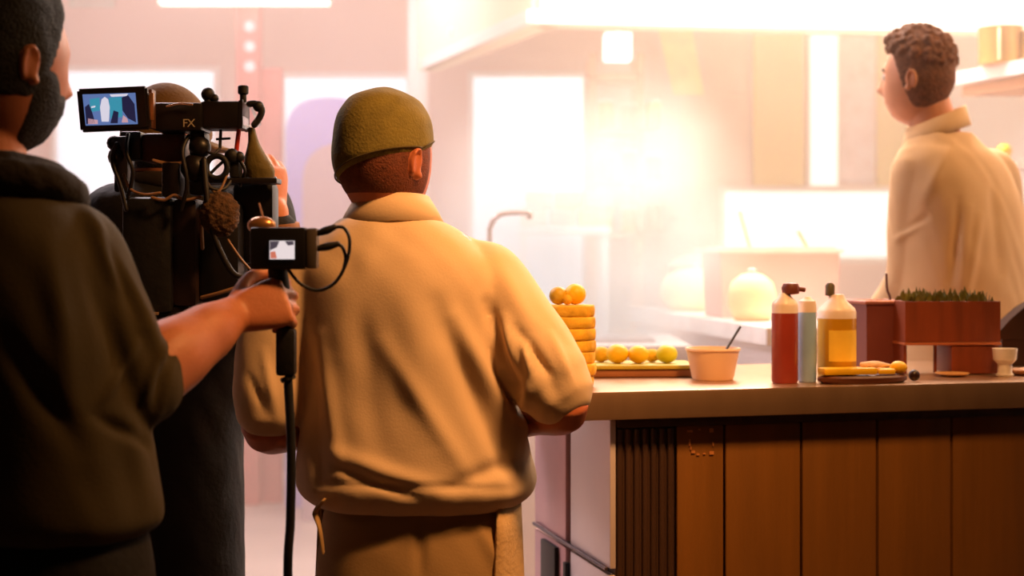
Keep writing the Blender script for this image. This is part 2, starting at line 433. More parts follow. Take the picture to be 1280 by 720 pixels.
# steel end of the counter
endm = mat('pale_steel_end', (232, 218, 222), .35, .25, var=.06, scale=4)
endp = mat('pink_reflection_steel', (206, 160, 166), .35, .3, var=.14, scale=5)  # pink reflections on the steel, painted into its colour
holem = mat('oven_black', (16, 12, 12), .5)
MB().box(K(sL - .008, .17, ZT * .84), (.012, .26, ZT * .31), rz=CR, bevel=.002).build('end_panel', endm, ct)
MB().box(K(sL - .008, .17, ZT * .34), (.012, .26, ZT * .66), rz=CR, bevel=.002).build('end_panel', endm, ct)
MB().box(K(sL - .008, .455, ZT * .84), (.012, .24, ZT * .31), rz=CR, bevel=.002).build('end_panel', endp, ct)
e = MB().box(K(sL - .008, .455, ZT * .34), (.012, .24, ZT * .66), rz=CR, bevel=.002).build('end_door', endp, ct)
MB().box(K(sL - .018, .44, .53), (.012, .11, .17), rz=CR, bevel=.003).build('dark_opening', holem, ct)
MB().box(K(sL - .016, .322, ZT * .34), (.012, .02, ZT * .6), rz=CR, bevel=.003).build('dark_gap', holem, ct)
MB().cyl(K(sL - .018, .05, ZT * .683), K(sL - .018, .57, ZT * .683), .004, 10).build('seam_rail', mat('dark_steel', (96, 80, 86), .4, .6), ct)
# small ring of pale marks on the first plank
em = MB()
for (dx, dy, w2, h2) in ((-14, -14, 7, 2.5), (13, -15, 5, 5), (-14, 0, 2, 8), (-2, -16, 3, 1.5), (-10, 12, 5, 3), (-4, 15, 4, 2), (13, 13, 6, 4), (15, 2, 1.5, 5), (4, 14, 3, 1.5), (-13, 7, 2, 4)):
    px, py = 876 + dx, 553 + dy; s = s_at(px, t0); d = K(s, t0).y
    c = K(s, t0 - .001, P(px, py, d).z); em.box(c, (w2 * d / F, .003, h2 * d / F), rz=CR)
em.build('emblem', mat('emblem_gold', (200, 130, 70), .6, .1), ct)

def on(px, d, py=None): return Vector(((px - 640) / F * d, d, HT))
def px2m(n, d): return n * d / F
# ---------------- stack of filled rounds
past = mat('baked_crust', (226, 176, 40), .75, var=.22, scale=40, bump=.4, bscale=50)
lem = mat('lemon_yellow', (242, 196, 20), .5, var=.10, scale=20, bump=.12, bscale=120)
olive_y = mat('olive_yellow', (196, 160, 30), .5, var=.12, scale=20, bump=.12, bscale=120)
d = 3.02; c = on(715, d); z = HT + .001
hts = []
disc_lab = ['lowest round flatbread, bottom of the tall golden stack', 'second flatbread up from the bottom of the golden stack', 'third flatbread up in the golden stack', 'fourth flatbread up, at mid height of the golden stack', 'fifth flatbread up in the golden stack', 'sixth flatbread up, second from the top of the golden stack', 'topmost round flatbread of the golden stack, under the yellow balls']
for i, lb in enumerate(disc_lab):
    h = .0225; rr = px2m(29.5, d) * (1 + .025 * math.sin(i * 2.1)) * (.93 if i == 0 else 1)
    off = Vector((.0015 * math.sin(i * 3), .0015 * math.cos(i * 2), 0))
    m_ = MB(); n = 48; rings = []
    for q, hh in ((.2, 0), (.95, 0.0), (.985, .15), (1, .5), (.985, .85), (.95, 1), (.2, 1)):
        rings.append([Vector((c.x, c.y, z)) + off + Vector((math.cos(2 * math.pi * k / n) * rr * q * (1 + .02 * math.sin(k * 1.3 + i)), math.sin(2 * math.pi * k / n) * rr * q, h * hh + (.0012 * math.sin(k * .9 + i) if 0 < hh < 1 else 0))) for k in range(n)])
    o = m_.quads(rings).build('flatbread', past, smooth=True); tag(o, lb, 'bread', 'flatbreads in the golden stack'); z += h + .0006
for (px, rr, m_, lb) in ((698, .0185, olive_y, 'dull olive yellow ball at the left on top of the golden stack'), (719, .0215, lem, 'large bright yellow ball on top of the golden stack'), (709, .011, past, 'small golden ball between the two larger ones on the stack')):
    o = MB().ball(Vector(((px - 640) / F * d, d - .012 * (rr < .012), z + rr * .96)), rr, 24, sc=(1, 1, .97)).build('yellow_ball', m_, smooth=True)
    tag(o, lb, 'fruit', 'balls on top of the stack')
# ---------------- tray with lemons
d = 3.30
tr = thing('lemon_tray', on(792, d), 'long shallow wooden tray with green rim holding yellow fruit', 'tray')
cx = (792 - 640) / F * d
MB().box((cx, d, HT + .009), (.245, .13, .016), bevel=.004, rz=R(4)).build('tray_base', mat('tray_brown', (150, 98, 62), .6), tr)
MB().box((cx, d, HT + .0225), (.255, .14, .009), bevel=.003, rz=R(4)).build('tray_rim', mat('tray_green', (190, 176, 60), .5), tr)
for i, (px, rr, m_, dd) in enumerate(((752, .019, past, .02), (771, .023, lem, -.02), (797, .0215, lem, -.02), (816, .016, past, .02), (833, .022, mat('lime_yellow', (205, 200, 30), .5, bump=.12, bscale=120), -.01))):
    lb = ['orange-brown round half hidden behind the golden stack, leftmost on the tray', 'bright yellow lemon beside the leftmost round on the tray', 'golden lemon in the middle of the row on the tray', 'small orange fruit tucked behind between two lemons on the tray', 'greenish yellow lemon at the right end of the tray, by the bowl'][i]
    o = MB().ball(((px - 640) / F * d, d + dd, HT + .0275 + rr * .88), rr, 24, sc=(1.06, 1, .9)).build('lemon', m_, smooth=True); tag(o, lb, 'fruit', 'yellow fruit on the tray')
# ---------------- bowl with a spoon
d = 3.19; c = on(891, d); R1 = px2m(34, d); R0 = px2m(25, d); h = .066
bw = MB().lathe(c + Vector((0, 0, .0005)), [(R0 * .3, 0), (R0, 0), (R0 + .002, .004), (R1 - .002, h - .006), (R1 + .001, h - .004), (R1, h), (R1 - .004, h), (R0 + .002, .010), (R0 * .3, .008)], 40)
tag(bw.build('sauce_bowl', mat('cream_ceramic', (240, 206, 170), .35, var=.03), smooth=False), 'small cream flared bowl with a dark spoon standing in it', 'bowl')
sp = thing('spoon', c + Vector((.004, 0, .01)), 'dark flat-handled spoon leaning in the cream bowl', 'spoon')
p1 = P(925, 409, d - .0); p0 = c + Vector((-.002, 0, .014)); ax = (p1 - p0)
Mx = ax.to_track_quat('Z', 'Y').to_matrix().to_4x4()
MB().box((p0 + p1) / 2 + ax * .12, (.013, .004, ax.length * .8), M=Mx, bevel=.0015).build('handle', mat('dark_slate', (66, 62, 58), .5), sp)
MB().ball(p0 + ax * .05, .014, 16, sc=(1, .3, 1.2), M=Mx).build('spoon_bowl', mat('dark_slate2', (66, 62, 58), .5), sp)
# ---------------- bottles
def bottle(px, d, hw, body, parts_, label, ybot, ysh, ytop, capm, neck_r=.35, tilt_cap=None, sq=False, col=None):
    c = on(px, d); T = thing('squeeze_bottle', c, label, 'bottle', 'squeeze bottles')
    rr = px2m(hw, d); zs = P(0, ysh, d).z - HT; zt = P(0, ytop, d).z - HT
    liq = .86
    MB().lathe(c + Vector((0, 0, .0005)), [(rr * .3, 0), (rr * .92, 0), (rr, .005), (rr, zs * liq - .0006), (rr * .3, zs * liq - .0005)], 32).build('body', body, T)
    MB().lathe(c, [(rr * .3, zs * liq), (rr, zs * liq), (rr, zs * .95), (rr * .92, zs), (rr * .5, zs + (zt - zs) * .55), (rr * .36, zt), (rr * .1, zt)], 32).build('clear_top', parts_, T)
    return T, c, rr, zs, zt
pale = mat('pale_plastic', (246, 226, 214), .35)
red = mat('red_sauce', (158, 60, 46), .35, coat=.3)
blue = mat('blue_sauce', (158, 196, 240), .35, coat=.3)
yel = mat('mustard', (206, 152, 22), .35, coat=.3)
capm = mat('dark_cap', (110, 52, 40), .5)
T, c, rr, zs, zt = bottle(981, 3.10, 16.5, red, pale, 'red sauce squeeze bottle with a pale shoulder, at the left of the row', 472, 377, 366, capm)
MB().lathe(c + Vector((.012, 0, 0)), [(.002, zt - .004), (.017, zt - .002), (.019, zt + .010), (.015, zt + .019), (.003, zt + .021)], 20).build('cap', capm, T)
MB().cyl(c + Vector((.026, 0, zt + .008)), c + Vector((.042, 0, zt + .006)), .005, 10).build('spout', capm, T)
T, c, rr, zs, zt = bottle(1009, 3.13, 11.5, blue, pale, 'slim pale blue squeeze bottle between the red one and the yellow one', 470, 376, 371, capm)
T, c, rr, zs, zt = bottle(1046, 3.16, 24, yel, pale, 'stout mustard yellow squeeze bottle with a lighter label, at the right of the row', 470, 385, 368, capm)
MB().lathe(c + Vector((-.014, 0, 0)), [(.002, zt - .004), (.010, zt - .002), (.010, zt + .018), (.006, zt + .024), (.001, zt + .025)], 20).build('cap', mat('olive_cap', (96, 84, 60), .5), T)
lb = MB(); rings = []
for zz in (.042, .106):
    rings.append([c + Vector((math.cos(a) * (rr + .0015), math.sin(a) * (rr + .0015), zz)) for a in [R(-125 + 95 * k / 16) for k in range(17)]] + [c + Vector((math.cos(a) * (rr - .001), math.sin(a) * (rr - .001), zz)) for a in [R(-30 - 95 * k / 16) for k in range(17)]])
lb.quads(rings).build('bottle_label', mat('label_yellow', (250, 206, 70), .6), T)
# ---------------- dish with yellow strips before the bottles
d = 3.105; cx = (1078 - 640) / F * d
ds = thing('serving_board', (cx, d, HT), 'dark oval serving board with yellow slices before the mustard bottle', 'board')
m_ = MB(); rings = []
for q, hh in ((.9, .0005), (1, .006), (1, .012), (.9, .016), (.2, .014)):
    rings.append([Vector((cx, d, HT)) + r_ * (math.copysign(abs(math.cos(a)) ** .8, math.cos(a)) * .099 * q) + b_ * (math.sin(a) * .036 * q) + Vector((0, 0, hh)) for a in [2 * math.pi * k / 40 for k in range(40)]])
m_.quads(rings).build('board', mat('dark_board', (92, 46, 24), .5), ds)
ys = mat('yellow_slice', (244, 190, 16), .5, var=.12, scale=25)
slabs = ['long bright yellow slice lying along the left of the serving board', 'second yellow slice beneath the wrapper on the serving board', 'round yellow piece at the right end of the serving board']
o = MB().box(Vector((cx, d, HT + .025)) - r_ * .034, (.115, .042, .014), rz=CR - R(4), bevel=.005).build('yellow_slice', ys); tag(o, slabs[0], 'food', 'yellow food on the board')
o = MB().box(Vector((cx, d, HT + .0235)) + r_ * .048 - b_ * .004, (.036, .040, .011), rz=CR - R(14), bevel=.004).build('yellow_slice', ys); tag(o, slabs[1], 'food', 'yellow food on the board')
o = MB().ball(Vector((cx, d, HT + .030)) + r_ * .082, .0165, 20, sc=(1.1, 1, .8)).build('yellow_piece', ys, smooth=True); tag(o, slabs[2], 'food', 'yellow food on the board')
m_ = MB(); m_.tube([Vector((cx, d, HT + .037)) - r_ * .0, Vector((cx, d, HT + .037)) + r_ * .03, Vector((cx, d, HT + .0355)) + r_ * .06], [.006, .008, .003], flat=.8, n=12)
o = m_.build('paper_twist', mat('paper_cream', (240, 200, 170), .8, bump=.5, bscale=90), smooth=True); tag(o, 'crumpled cream paper twist lying over the yellow slices', 'paper')
o = MB().ball(Vector((cx, d, HT + .013)) + r_ * .118, .012, 16, sc=(1, .9, 1)).build('dark_olive', mat('olive_black', (50, 26, 16), .35), smooth=True); tag(o, 'small dark olive just right of the serving board', 'food')
# ---------------- maroon pan
maroon = mat('maroon_metal', (128, 70, 64), .4, .2, var=.08, scale=6)
d = 3.42; px0, px1 = 1067, 1121
pn = thing('deep_pan', on(1094, d), 'deep maroon rectangular pan with a rolled rim behind the mustard bottle', 'pan')
a = P(px0, 0, d).x; b = P(px1, 0, d).x; zt = P(0, 377, d).z
def open_box(mb, c, sx, sy, h, th, rz, z0, flare=0):
    rt = Matrix.Rotation(rz, 3, 'Z')
    def rg(x, y, z): return [Vector((c[0], c[1], z)) + rt @ Vector((sx2, sy2, 0)) for sx2, sy2 in ((-x, -y), (x, -y), (x, y), (-x, y))]
    mb.quads([rg(sx / 2 * (1 - flare), sy / 2 * (1 - flare), z0), rg(sx / 2, sy / 2, z0 + h), rg(sx / 2 - th, sy / 2 - th, z0 + h), rg((sx / 2) * (1 - flare) - th, (sy / 2) * (1 - flare) - th, z0 + th)])
m_ = MB(); open_box(m_, ((a + b) / 2, d), b - a, .10, zt - HT, .004, CR, HT + .0005, .03); m_.build('pan_body', maroon, pn)
m_ = MB(); rt = Matrix.Rotation(CR, 3, 'Z'); q = [Vector(((a + b) / 2, d, zt)) + rt @ Vector((x * ((b - a) / 2 + .002), y * .052, 0)) for x, y in ((-1, -1), (1, -1), (1, 1), (-1, 1), (-1, -1))]
for u, v in zip(q, q[1:]): m_.tube([u, v], .0045, n=10, sub=1)
m_.build('rim', mat('maroon_rim', (186, 124, 112), .35, .3), pn)
lad = thing('ladle', P(1112, 375, d), 'thin dark ladle standing in the maroon pan', 'ladle')
MB().tube([P(1108, 343, d), P(1109, 362, d), P(1113, 376, d), P(1112, 420, d)], .0028, n=10).build('handle', mat('ladle_dark', (120, 80, 74), .4, .5), lad)
MB().ball(P(1110, 428, d), .016, 16, sc=(1, 1, .7)).build('ladle_bowl', mat('ladle_dark2', (120, 80, 74), .4, .5), lad)
# ---------------- planter with herbs
d = 3.36; x0, x1 = P(1120, 0, d).x, P(1240, 0, d).x; cx = (x0 + x1) / 2; W = x1 - x0
pl = thing('herb_planter', (cx, d, HT), 'rust brown raised planter box of green herbs beside the maroon pan', 'planter')
rust = mat('rust_wood', (142, 66, 34), .55, var=.2, scale=4, stretch=(10, 1, 1), bump=.1, bscale=20)
zm = P(0, 428, d).z; zt = P(0, 378, d).z
m_ = MB(); open_box(m_, (cx, d), W, .11, zt - zm, .008, R(4), zm + .004); m_.build('planter_box', rust, pl)
MB().box((cx, d, zm), (W + .004, .115, .006), rz=R(4), bevel=.002).build('ledge', mat('rust_ledge', (196, 112, 70), .5), pl)
MB().box((cx + W * .24, d, (HT + zm) / 2 - .001), (W * .5, .10, zm - HT - .007), rz=R(4), bevel=.002).build('lower_drawer', rust, pl)
MB().box((cx - W / 2 + .004, d, (HT + zm) / 2 - .001), (.007, .10, zm - HT - .007), rz=R(4)).build('leg', rust, pl)
MB().box((cx - W * .12, d - .02, (HT + zm) / 2 - .001), (.006, .006, zm - HT - .007)).build('leg', rust, pl)
MB().box((cx, d, zt - .012), (W - .02, .09, .006), rz=R(4)).build('soil', mat('soil', (52, 34, 20), .95, bump=.6), pl)
hm = MB()
random.seed(3)
for k in range(230):
    x = cx + random.uniform(-.47, .47) * W * .92; y = d + random.uniform(-.043, .043); h = random.uniform(.018, .038) * (1.2 if random.random() < .2 else 1); a = random.uniform(0, 6.28); lx = random.uniform(-.010, .010)
    b0 = Vector((x, y, zt - .010)); tip = b0 + Vector((lx, random.uniform(-.006, .006), h)); w_ = Vector((math.cos(a), math.sin(a), 0)) * random.uniform(.004, .009); mid = (b0 + tip) / 2 + Vector((lx * .3, 0, .002))
    vs_ = [hm.bm.verts.new(p) for p in (b0, mid + w_, tip, mid - w_)]; hm.bm.faces.new(vs_)
    vs2 = [hm.bm.verts.new(p + Vector((0, 0, .0007)) + w_.cross(Vector((0, 0, .1)))) for p in (b0, mid + w_, tip, mid - w_)]; hm.bm.faces.new(list(reversed(vs2)))
hb = hm.build('herb_leaves', mat('herb_green', (112, 104, 36), .6, var=.3, scale=60), pl); hb['kind'] = 'stuff'
# flat things right
o = MB().lathe(on(1190, 3.27), [(.01, .0005), (.022, .001), (.036, .006), (.036, .008), (.02, .004), (.01, .003)], 32).build('small_dish', mat('tan_dish', (226, 170, 110), .4)); tag(o, 'small flat tan dish before the herb planter', 'dish')
d = 3.27; c = on(1256, d); 
o = MB().lathe(c, [(.004, .0005), (.018, .0005), (.019, .004), (.0155, .008), (.0145, .026), (.019, .031), (.024, .036), (.0265, .060), (.0245, .060), (.021, .040), (.004, .036)], 32).build('white_cup', mat('white_ceramic', (255, 248, 240), .3, var=.01)); tag(o, 'bright white footed cup at the right end of the counter', 'cup')
o = MB().lathe(on(1287, 3.30), [(.01, .0005), (.03, .001), (.045, .010), (.045, .013), (.025, .006), (.01, .005)], 32).build('brown_plate', mat('brown_plate', (196, 140, 92), .4)); tag(o, 'shallow brown plate at the picture edge right of the white cup', 'plate')
d = 3.55
o = MB(); o.prism([P(1241, 424, d), P(1300, 424, d), P(1300, 372, d), P(1278, 386, d), P(1262, 400, d)], (0, .06, 0)); o.box(Vector(((1275 - 640) / F * d, d + .03, (HT + P(0, 424, d).z) / 2)), (.08, .05, P(0, 424, d).z - HT - .001))
o = o.build('knife_block', mat('dark_block', (66, 36, 22), .5, var=.2)); tag(o, 'dark brown wedge-shaped block at the right edge behind the white cup', 'block')

# ================================================================== BACK RANGE AND KITCHEN THINGS
whites = mat('white_steel', (240, 226, 224), .35, .2, var=.04, scale=3)
pk = mat('pink_metal', (228, 170, 160), .4, .2, var=.05, scale=4)
ZR = 1.04
ra = Vector(((968 - 640) / F * 4.32, 4.32, 0)); rb = Vector(((795 - 640) / F * 6.0, 6.0, 0))
rd = (rb - ra).normalized(); rn = Vector((rd.y, -rd.x, 0))
rg = thing('cooking_range', (ra + rb) / 2, 'long white steel cooking range running back through the steam', 'range')
def rquad(a, b, wd, z0, z1, off=0):
    p = [a - rn * off, a + rn * wd, b + rn * wd, b - rn * off]; return [[v + Vector((0, 0, z0)) for v in p], [v + Vector((0, 0, z1)) for v in p]]
MB().quads(rquad(ra, rb, .42, 0, ZR - .055)).build('range_body', whites, rg)
MB().quads(rquad(ra - rd * .02, rb, .42, ZR - .05, ZR, .03)).build('range_top', mat('white_top', (248, 236, 234), .3, .1), rg)
for k in range(4):
    p = ra + rd * (.25 + .42 * k) - rn * .012; MB().cyl(p + Vector((0, 0, .86)), p - rn * .03 + Vector((0, 0, .86)), .022, 16).build('knob', pk, rg)
def rp(u, v, z=0): return ra + rd * u + rn * v + Vector((0, 0, ZR + z))
# white work table with sink under the steam
sk = thing('sink_unit', (0.12, 4.9, 0), 'white sink cabinet behind the man in the green cap', 'sink')
MB().box((.1, 4.95, .46), (.86, .6, .92), bevel=.004).build('cabinet', whites, sk)
MB().box((.1, 4.95, .945), (.90, .64, .05), bevel=.006).build('sink_top', mat('sink_top', (236, 222, 222), .3, .4), sk)
MB().box((.3, 4.95, .975), (.3, .34, .012), bevel=.004).build('basin', mat('basin', (206, 190, 190), .3, .6), sk)
fc = MB(); dd = 4.75; fc.tube([Vector((P(612, 0, dd).x, dd, .97)), P(612, 300, dd), P(613, 284, dd), P(622, 270, dd), P(640, 266, dd), P(662, 266, dd)], .0085, n=12)
fc.cyl(Vector((P(612, 0, dd).x, dd, .9705)), Vector((P(612, 0, dd).x, dd, 1.0)), .022); fc.cyl(P(662, 266, dd), P(662, 274, dd), .010)
fo = fc.build('faucet', mat('chrome_dull', (190, 160, 150), .25, .8), smooth=False); tag(fo, 'thin gooseneck faucet rising over the sink in the steam', 'faucet')
# big pink hotel-pan box
bx = thing('roasting_box', rp(.55, .2), 'large pale pink square-edged pot on the range behind the bottles', 'pot')
d = 5.05; a, b = P(888, 0, d), P(1038, 0, d); zt = P(0, 314, d).z; cx = (a.x + b.x) / 2
m_ = MB(); open_box(m_, (cx, d + .02), b.x - a.x, .26, zt - ZR - .002, .008, R(6), ZR + .001, .05); m_.build('pot_body', pk, bx)
m_ = MB(); open_box(m_, (cx, d + .02), b.x - a.x + .02, .28, .012, .02, R(6), zt - .006, 0); m_.build('pot_rim', mat('pot_rim', (246, 214, 200), .35, .2), bx)
for (p0, p1, lb) in (((925, 266), (938, 312), 'pale ladle handle leaning out of the pink pot at left'), ((998, 290), (1012, 316), 'second ladle handle leaning out of the pink pot at right')):
    q = thing('ladle', P(p1[0], p1[1], d), lb, 'ladle', 'ladles in the pink pot')
    MB().tube([P(*p0, d), P(*p1, d), P(p1[0] + 8, p1[1] + 26, d)], .006, n=10).build('handle', mat('ladle_tan', (200, 160, 120), .5), q)
    MB().ball(P(p1[0] + 10, p1[1] + 36, d), .026, 16, sc=(1, 1, .6)).build('ladle_bowl', mat('ladle_tan2', (200, 160, 120), .4, .5), q)
creamy = mat('cream_dough', (250, 224, 170), .7, var=.06, scale=10, bump=.1)
for i, (px, py, rr, sc, dd, lb) in enumerate(((870, 366, .086, (1.25, 1, .78), 5.6, 'broad pale yellow covered bowl left of the pink pot'), (940, 366, .072, (1, .9, 1.05), 4.74, 'round cream jar before the pink pot'))):
    rr2 = rr * dd / 4.55; c = Vector(((px - 640) / F * dd, dd, ZR + .001)); h = rr2 * 1.9 * sc[2]
    m_ = MB(); m_.lathe(c, [(rr2 * .3 * sc[0], 0), (rr2 * .72 * sc[0], 0), (rr2 * .98 * sc[0], h * .3), (rr2 * sc[0], h * .55), (rr2 * .85 * sc[0], h * .8), (rr2 * .45 * sc[0], h * .96), (rr2 * .1, h)], 36)
    q = thing(['covered_bowl', 'storage_jar'][i], c, lb, ['bowl', 'jar'][i]); m_.build('body', creamy, q, smooth=True)
    MB().lathe(c + Vector((0, 0, h - .002)), [(.004, 0), (.012, 0), (.014, .012), (.004, .016)], 20).build('lid_knob', whites, q)
o = thing('red_pan', P(870, 330, 5.85), 'reddish pink casserole with lid far back on the range', 'pan')
d = 5.85; MB().lathe(Vector(((872 - 640) / F * d, d, ZR + .001)), [(.05, 0), (.105, 0), (.118, .14), (.118, .155), (.05, .155)], 36).build('pan_body', mat('coral', (222, 130, 116), .5), o)
MB().lathe(Vector(((872 - 640) / F * d, d, ZR + .157)), [(.05, 0), (.12, 0), (.12, .01), (.09, .035), (.02, .05), (.012, .07), (.004, .075)], 36).build('lid', mat('coral2', (232, 160, 140), .5), o)
# tall rack of jars beyond the steam
rk = thing('storage_rack', (P(745, 0, 6.6).x, 6.6, 0), 'tall peach open rack of jars standing beyond the steam', 'rack')
rkm = mat('rack_peach', (232, 176, 146), .6)
xa, xb = P(672, 0, 6.6).x, P(800, 0, 6.6).x
m_ = MB()
for x in (xa + .24, xb):
    for y in (6.6, 6.9): m_.box((x, y, 1.07), (.03, .03, 2.1))
m_.build('uprights', rkm, rk)
lev = [2.02, 1.78, 1.56, 1.33, .9, .4]
for z in lev: MB().box(((xa + .24 + xb) / 2, 6.75, z), (xb - xa - .24 + .03, .33, .025), bevel=.003).build('shelf', rkm, rk)
jm = [mat('jar_amber', (236, 190, 110), .4), mat('jar_rose', (226, 160, 140), .4), mat('jar_gold', (240, 206, 120), .4)]
nm = ['top', 'second', 'third', 'fourth']
for li, z in enumerate(lev[1:4]):
    for k in range(3):
        x = xa + .30 + k * .105; rr = .036; h = .13 - .02 * ((k + li) % 2)
        q = thing('glass_jar', (x, 6.68, z + .0135), '%s jar, %s from the left on the %s shelf of the peach rack' % (['amber', 'rose', 'golden'][(k + li) % 3], ['first', 'second', 'third'][k], ['upper', 'middle', 'lower'][li]), 'jar', 'jars on the peach rack')
        MB().lathe((x, 6.68, z + .0135), [(.01, 0), (rr, 0), (rr, h * .8), (rr * .8, h * .9), (rr * .8, h * .92), (.01, h * .92)], 20).build('jar_body', jm[(k + li) % 3], q)
        MB().lathe((x, 6.68, z + .0135 + h * .93), [(.01, 0), (rr * .86, 0), (rr * .86, h * .1), (.01, h * .1)], 20).build('lid', white_trim, q)
# stack of peach cartons on a side table left of the rack
tb = thing('side_table', (P(700, 0, 5.9).x, 5.9, 0), 'narrow pale table under the cartons in the steam', 'table')
xa, xb = P(648, 0, 5.9).x, P(762, 0, 5.9).x
MB().box(((xa + xb) / 2, 6.0, 1.34), (xb - xa, .3, .03), bevel=.004).build('table_top', whites, tb)
for x in (xa + .02, xb - .02):
    for y in (5.88, 6.12): MB().box((x, y, .662), (.03, .03, 1.325)).build('leg', whites, tb)
for r2 in range(2):
    for k in range(3):
        x = xa + .06 + k * .115 + .02 * r2; z = 1.356 + .033 + r2 * .068
        o = MB().box((x, 5.98, z), (.105, .16, .064), bevel=.006).build('carton', [rkm, jm[1], jm[2]][(k + r2) % 3])
        tag(o, 'peach carton, %s in the %s row on the narrow pale table' % (['left', 'middle', 'right'][k], ['bottom', 'top'][r2]), 'carton', 'cartons on the narrow table')
# hanging square lamp
hl = thing('pendant_lamp', P(773, 40, 6.2), 'square white pendant lamp above the peach rack', 'lamp')
d = 6.2; MB().pbox(756, 40, 790, 74, d, .11, .008).build('lamp_shade', emis('pendant_glow', (255, 246, 240), 2.2), hl)
MB().cyl(P(773, 40, d) + Vector((0, .055, -.001)), Vector((P(773, 0, d).x, d + .055, ZC)), .006).build('cord', white_trim, hl)
# small round spot on the fascia
o = thing('spot_lamp', P(568, 40, 6.6), 'small round spot lamp hanging left of the fascia beam', 'lamp'); p = P(568, 40, 6.6)
MB().ball(p, .03, 16).build('bulb', bulb, o); MB().cyl(p + Vector((0, 0, .028)), Vector((p.x, p.y, ZC)), .006).build('stem', white_trim, o)
# yellow pennant
o = MB(); d = 6.9; tz = ZC - .002; o.prism([Vector((P(790, 0, d).x, d, tz)), Vector((P(840, 0, d).x, d, tz)), P(880, 118, d), P(842, 118, d)], (0, .012, 0))
tag(o.build('yellow_banner', mat('banner_yellow', (250, 232, 160), .8)), 'slanting pale yellow banner hanging beside the pendant lamp', 'banner')
# panels on back wall
ypan = mat('yellow_panel', (252, 216, 96), .8, var=.03)
ppan = mat('peach_panel', (236, 200, 176), .8, var=.05)
for (x0, x1, y0, y1, m_, nm_, lb) in ((852, 936, 42, 236, ppan, 'wall_panel', 'dull peach wall panel left of the yellow one'), (942, 1005, 42, 236, ypan, 'wall_panel', 'tall yellow wall panel between white frames'), (1051, 1094, 45, 230, mat('lilac', (240, 226, 240), .8), 'wall_panel', 'pale lilac wall panel beside the chef\'s face'), (1097, 1150, 45, 236, ypan, 'wall_panel', 'yellow wall panel directly behind the chef\'s face')):
    o = MB().pbox(x0, y0, x1, y1, YB - .04, .035, .004).build(nm_, m_); tag(o, lb, 'panel', 'wall panels at the back')
# bright narrow window between panels
window(5, 1012, 45, 1046, 232, day_warm, fr=.015)
# right shelves
P1 = Vector((1.51, 5.2, 0)); P2 = Vector((1.68, 4.72, 0)); zs = P(0, 90, 5.2).z
def shelf(z, th, m_, name, lb, sh=0):
    o = MB(); base = [P1 + Vector((sh, 0, 0)), P2 + Vector((sh, 0, 0)), Vector((XR, 4.72, 0)), Vector((XR, 5.2, 0))]
    o.quads([[p + Vector((0, 0, z - th)) for p in base], [p + Vector((0, 0, z)) for p in base]])
    o = o.build(name, m_); return tag(o, lb, 'shelf', 'shelves on the right wall')
shelf(zs, .045, mat('shelf_steel', (240, 220, 226), .3, .5), 'wall_shelf', 'bright steel wall shelf holding two pots behind the chef')
shelf(zs - .048, .035, mat('shelf_brown', (170, 116, 84), .6), 'shelf_ledge', 'brown ledge directly under the bright steel shelf', .03)
shelf(P(0, 199, 5.0).z, .03, mat('shelf_grey', (206, 186, 180), .4, .3), 'wall_shelf', 'low wall shelf at the right behind the chef\'s shoulder', .10)
gold = mat('brass_pot', (176, 138, 70), .35, .55)
for (px, dd, rr, h, lb) in ((1251, 5.0, .072, .12, 'brass pot with a painted vertical highlight, on the bright steel shelf'), (1300, 4.95, .06, .10, 'darker brass pot at the right edge of the bright steel shelf')):
    x = (px - 640) / F * dd; q = thing('brass_pot', (x, dd, zs), lb, 'pot', 'pots on the bright shelf')
    MB().lathe((x, dd, zs + .001), [(.02, 0), (rr, 0), (rr, h - .005), (rr + .003, h), (rr - .004, h), (rr - .005, .01), (.02, .006)], 36).build('pot_body', gold, q)
    if px < 1290: MB().box((x - .028, dd - rr + .002, zs + h * .5), (.009, .006, h * .86), bevel=.002, rz=R(-22)).build('handle', mat('strip_highlight', (255, 240, 190), .3), q)  # bright strip is a painted highlight on the pot, no handle
q = P(1255, 188, 5.0); o = MB().ball((q.x, q.y, P(0, 199, 5.0).z + .026), .0255, 20).build('lemon', lem, smooth=True); tag(o, 'yellow lemon on the low wall shelf behind the chef\'s shoulder', 'fruit')

# ================================================================== PEOPLE
def ss(a, b, x):
    t = min(1, max(0, (x - a) / (b - a))); return t * t * (3 - 2 * t)
def ring(px, py, d, hwpx, dep, yaw=0, tilt=0):
    return (P(px, py, d), hwpx * d / F, dep, R(yaw), tilt)
cloth_cream = mat('cream_cotton', (222, 192, 156), .85, var=.03, scale=5, bump=.06, bscale=260)
khaki = mat('khaki_cotton', (170, 136, 90), .85, var=.05, scale=6, bump=.06, bscale=260)
black_cl = mat('black_cloth', (18, 14, 13), .9, var=.2, scale=8, bump=.2, bscale=80)
# ---------------------------------------------------------------- man in green cap, seen from behind
D = 2.7
man = thing('person', (P(515, 0, D).x, D, 0), 'person in green cap and cream polo shirt seen from behind at the counter', 'person')
HM = headM(P(481, 204, D) , 32, pitch=-2, roll=0, sc=1.05)
b = MB(); add_head(b, HM); add_ears(b, HM)
b.tube([P(482, 215, D), P(485, 255, D), P(490, 295, D)], [.053, .055, .066], n=24)
b.loft([ring(490, 275, D, 50, .06), ring(497, 300, D, 95, .085), ring(505, 350, D, 112, .10), ring(512, 430, D, 108, .10), ring(520, 520, D, 105, .095), ring(524, 620, D, 105, .095), ring(525, 690, D, 112, .10)])
LS, LE, LW = P(395, 350, D), P(330, 532, 2.66), P(438, 540, 2.93)
RS, RE, RW = P(605, 355, D), P(708, 508, 2.60), P(606, 533, 2.86)
b.tube([LS, (LS + LE) / 2, LE, LE.lerp(LW, .4), LW], [.05, .048, .041, .040, .027], n=20)
